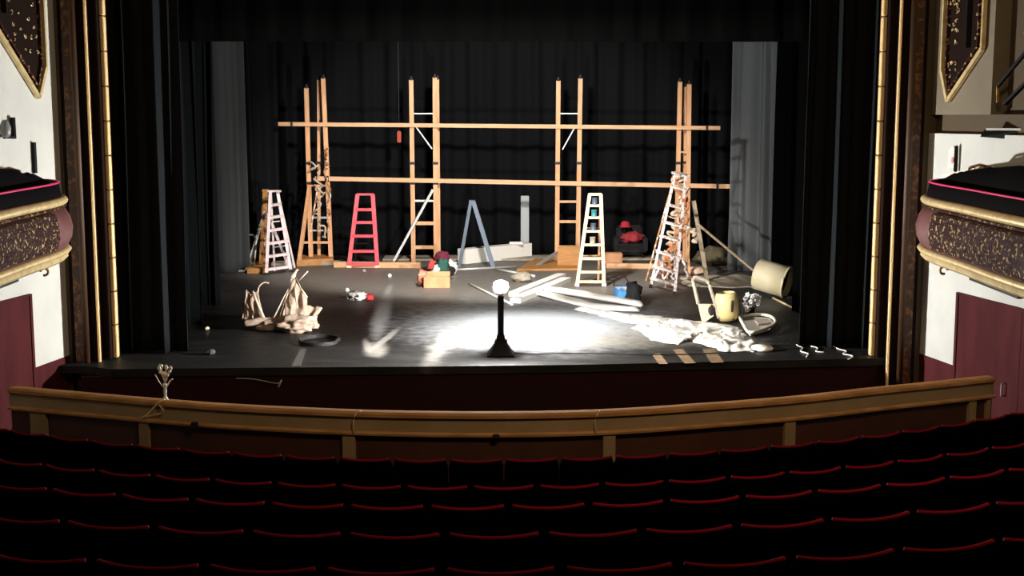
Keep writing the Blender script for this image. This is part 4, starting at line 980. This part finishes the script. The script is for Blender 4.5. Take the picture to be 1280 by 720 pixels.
# red hanging tool behind the tall ladder
bm = NB(); q = A(499, 171, 14.2); box(bm, q, (.10,.06,.30), 0, .02); 
r = thing('rigging_line', 'dark hanging line with a dull red float behind the tall ladder', 'line', Vector((q.x, 14.2, q.z)))
link('red_float', bm, mat('float_red', (.45,.06,.03), .7), r, False, 'dull red float')
bm = NB(); tube(bm, [(q.x, q.y, q.z+.14), (q.x, q.y, 8.0)], .008, 6); link('line', bm, M['rubber'], r)

# ================================================================== ORCHESTRA RAIL
ZR = .36
rp = [F(x, y, ZR) for x, y in ((14, 484), (100, 491.5), (200, 500), (300, 507), (460, 514), (620, 516), (760, 513), (900, 504), (1000, 496), (1100, 485), (1180, 477), (1240, 470.5))]
path = smooth_path(rp, 6)
path = [Vector((p.x, p.y, 0)) for p in path]
r = thing('orchestra_rail', 'long curved wooden orchestra rail between the stalls and the stage', 'rail', (path[36].x, path[36].y, ZF))
def sw(name, prof, m, parent=r, smooth=False, lab=None):
    bm = NB(); loft(bm, path, prof); return link(name, bm, m, parent, smooth, lab)
# negative offset = towards the audience
sw('cap', [(.12,ZR-.05),(.12,ZR-.01),(.06,ZR),(-.03,ZR),(-.07,ZR-.02),(-.07,ZR-.055),(-.05,ZR-.07),(.1,ZR-.07)], M['rail_wood'])
sw('fascia', [(.06,ZR-.07),(-.03,ZR-.07),(-.05,ZR-.23),(.06,ZR-.23)], M['rail_tan'])
sw('lower_moulding', [(.06,ZR-.23),(-.07,ZR-.225),(-.095,ZR-.245),(-.09,ZR-.27),(-.05,ZR-.285),(.06,ZR-.285)], M['rail_wood'])
sw('panel', [(.05,ZR-.285),(-.02,ZR-.285),(-.02,ZF+.02),(.05,ZF+.02)], M['rail_dark'])
def on_path(px, off=0):
    best = min(range(len(path)), key=lambda i: abs(px - proj(path[i]+Vector((0,0,ZR)))[0])); p = path[best]
    t = (path[min(best+1, len(path)-1)]-path[max(best-1, 0)]).normalized(); s_ = Vector((-t.y, t.x, 0)); 
    return p + s_*off, math.atan2(t.y, t.x)
def proj(p):
    d = MROT.transposed() @ (Vector(p)-CAM); return (640 - FPX*d.x/d.z, 360 + FPX*d.y/d.z)
# refine path sampling for posts
def at_px(px, off):
    for a, b in zip(path, path[1:]):
        pa, pb = proj(a+Vector((0,0,ZR)))[0], proj(b+Vector((0,0,ZR)))[0]
        if pa <= px <= pb:
            t = (b-a).normalized(); p = a.lerp(b, (px-pa)/(pb-pa)); return p + Vector((-t.y, t.x, 0))*off, math.atan2(t.y, t.x)
    return path[-1], 0
for px, wd in ((50, .24), (182, .13), (437, .15), (760, .15), (985, .15), (1213, .12), (1233, .06)):
    p, a = at_px(px, -.045); bm = NB(); box(bm, (p.x, p.y, (ZR-.285+ZF)/2), (wd, .05, ZR-.285-ZF-.01), a); link('post', bm, M['rail_tan'], r)
# clips and tapes on the rail
for px, zz, sz in ((620, ZR-.255, (.08,.05,.05)), (248, ZR-.25, (.08,.06,.08))):
    p, a = at_px(px, -.105); bm = NB(); box(bm, (p.x, p.y, zz), sz, a, .01); link('clamp', bm, M['rubber'], r)
for px in (452, 750):
    p, a = at_px(px, -.0); bm = NB(); q, _ = at_px(px-6, -.08)
    tube(bm, [Vector((p.x, p.y, ZR+.004)), Vector((q.x, q.y, ZR-.03)), Vector((q.x-.02, q.y, ZR-.1)), at_px(px-8, -.1)[0]+Vector((0,0,ZR-.24))], .008, 6)
    link('tie_cord', bm, M['pale_wood'], r, True)
# dried-flower ornament standing on the rail
p, a = at_px(205, .03)
ob = Vector((p.x, p.y, ZR))
r = thing('dried_flower_vase', 'slim white vase of dried pale blossoms standing on the left of the rail', 'vase', ob)
bm = NB(); lathe(bm, [(.0,.0),(.035,.0),(.03,.02),(.015,.05),(.022,.11),(.018,.15),(.026,.19),(.02,.20),(.0,.19)], 14, Matrix.Translation(ob+Vector((0,0,.001))), (False,False)); link('vase', bm, M['white'], r, True)
rnd = random.Random(5)
for i in range(15):
    a0 = rnd.uniform(-.75, .75); h = rnd.uniform(.10, .24); q = ob+Vector((math.sin(a0)*h*.55, rnd.uniform(-.03,.03), .19+h*math.cos(a0*.6)))
    bm = NB(); lump(bm, q, (.020,.018,.026), .35, i, 2, False); f = link('blossom', bm, M['cream' if i % 3 else 'white'], r, True)
    bm = NB(); tube(bm, [ob+Vector((0,0,.19)), (ob+Vector((0,0,.19))).lerp(q, .5)+Vector((.004,0,.01)), q], .004, 5); link('stem', bm, M['rope'], f)
for sx, hz in ((-1, .30), (1, .16)):
    bm = NB(); tube(bm, smooth_path([ob+Vector((sx*.015,0,.15)), ob+Vector((sx*.07,-.02,.24)), ob+Vector((sx*.105,-.03,.20+hz*.4))], 4), .008, 6); link('twig', bm, M['white'], r, True)
bm = NB(); q1 = ob+Vector((0,-.06,.01)); q2 = at_px(182, -.11)[0]+Vector((0,0,ZR-.22))
tube(bm, smooth_path([ob+Vector((0,-.03,.012)), at_px(203, -.075)[0]+Vector((0,0,ZR-.01)), at_px(197, -.085)[0]+Vector((0,0,ZR-.08)), at_px(190, -.09)[0]+Vector((0,0,ZR-.16)), q2], 5), .012, 6)
tube(bm, smooth_path([at_px(203, -.075)[0]+Vector((0,0,ZR-.04)), at_px(209, -.085)[0]+Vector((0,0,ZR-.12)), at_px(196, -.09)[0]+Vector((0,0,ZR-.17)), at_px(186, -.105)[0]+Vector((0,0,ZR-.20))], 5), .008, 6)
tag(rebase(link('gold_cord', bm, M['gold_pale'], smooth=True)), 'pale gold cord draped over the rail below the white vase', 'cord')
# cord hanging on the stage front
bm = NB(); tube(bm, smooth_path([A(295, 473, edge[2].y-.0), A(318, 474, edge[2].y-.02), A(345, 479, edge[2].y-.03), A(352, 476, edge[2].y-.03)], 5), .008, 6)
tube(bm, [A(352, 475, edge[2].y-.03), A(348, 484, edge[2].y-.03)], .014, 6)
tag(rebase(link('loose_cable', bm, M['silver'], smooth=True)), 'thin grey cable hanging along the dark stage front, left', 'cable')

# ================================================================== SEATS
def seat_proto():
    r = thing('theatre_chair', 'x', 'seat', (0,0,0))
    # seat faces +y (the stage); origin on the floor under the back
    def back_pt(u, v, off):        # u -1..1, v 0..1
        x = u*(.274 if v < .93 else .250); y = .032*u*u + .0 - .07*v + off; z = .36 + v*(.54 + .016*abs(u)**2.2 - (.05 if abs(u) > .93 else 0)*0)
        return Vector((x, y, z))
    bm = NB(); n_ = 12; mrows = 8; A_, B_ = [], []
    for j in range(mrows+1):
        A_.append([bm.verts.new(back_pt(i/n_*2-1, j/mrows, 0)) for i in range(n_+1)]); B_.append([bm.verts.new(back_pt(i/n_*2-1, j/mrows, .07 if j < mrows else .05)) for i in range(n_+1)])
    for j in range(mrows):
        for i in range(n_):
            bm.faces.new((A_[j][i], A_[j][i+1], A_[j+1][i+1], A_[j+1][i])); bm.faces.new((B_[j][i], B_[j+1][i], B_[j+1][i+1], B_[j][i+1]))
        bm.faces.new((A_[j][0], A_[j+1][0], B_[j+1][0], B_[j][0])); bm.faces.new((A_[j][n_], B_[j][n_], B_[j+1][n_], A_[j+1][n_]))
    for i in range(n_):
        bm.faces.new((A_[0][i], B_[0][i], B_[0][i+1], A_[0][i+1])); bm.faces.new((A_[mrows][i], A_[mrows][i+1], B_[mrows][i+1], B_[mrows][i]))
    link('backrest', bm, M['seat_black'], r, True)
    bm = NB(); tube(bm, [back_pt(i/n_*2-1, 1, .03)+Vector((0,0,.004)) for i in range(n_+1)], .016, 8); link('rim', bm, M['seat_red'], r, True, 'red velvet top roll')
    bm = NB(); box(bm, (0, .33, .43), (.44, .42, .11), 0, .04); link('cushion', bm, M['seat_cushion'], r)
    for sx in (-.260, .260):
        bm = NB(); box(bm, (sx, .27, .56), (.03, .38, .035), 0, .012); link('armrest', bm, M['seat_black'], r)
        bm = NB(); box(bm, (sx, .22, .285), (.026, .28, .55), 0, .01); link('standard', bm, M['seat_black'], r)
    return r
proto = seat_proto(); used = False
ORD = ['first','second','third','fourth','fifth','sixth','seventh','eighth','ninth','tenth','eleventh','twelfth','thirteenth','fourteenth','fifteenth','sixteenth','seventeenth','eighteenth','nineteenth','twentieth','twenty-first','twenty-second','twenty-third','twenty-fourth','twenty-fifth']
RN = ['front row', 'second row', 'third row', 'fourth row', 'nearest row']
CEN = [594.5, 546, 584, 617, 625]        # picture x of a seat centre in each row
for ri, p0 in enumerate(rowpt):
    PITCH_S = .56
    xc = (CEN[ri]-620)/FPX*ROWS[ri][0]
    # walk along the curve in both directions
    def walk(sgn, start):
        out = []; x = start
        while True:
            sl = 2*CA*x+CB; x += sgn*PITCH_S/math.sqrt(1+sl*sl)
            if abs(x) > 7.6: break
            q = Vector((x, arc(p0.y, x), p0.z)); u = proj(q)[0]
            if u < -55 or u > 1335: break
            out.append(x)
        return out
    xs_ = sorted(walk(-1, xc) + [xc] + walk(1, xc))
    for k, x in enumerate(xs_):
        y = arc(p0.y, x); rz = math.atan(2*CA*x+CB)
        if not used: o = proto; used = True
        else:
            o = proto.copy(); COL.objects.link(o)
            for ch in list(proto.children):
                c_ = ch.copy(); COL.objects.link(c_); c_.parent = o; c_.matrix_parent_inverse = Matrix.Identity(4)
        o.location = (x, y+.05, p0.z-.92); o.rotation_euler = (0,0,rz)
        o['label'] = 'black theatre seat with red top, %s, %s from left' % (RN[ri], ORD[k])
        o['category'] = 'seat'; o['group'] = 'theatre seats in the stalls'
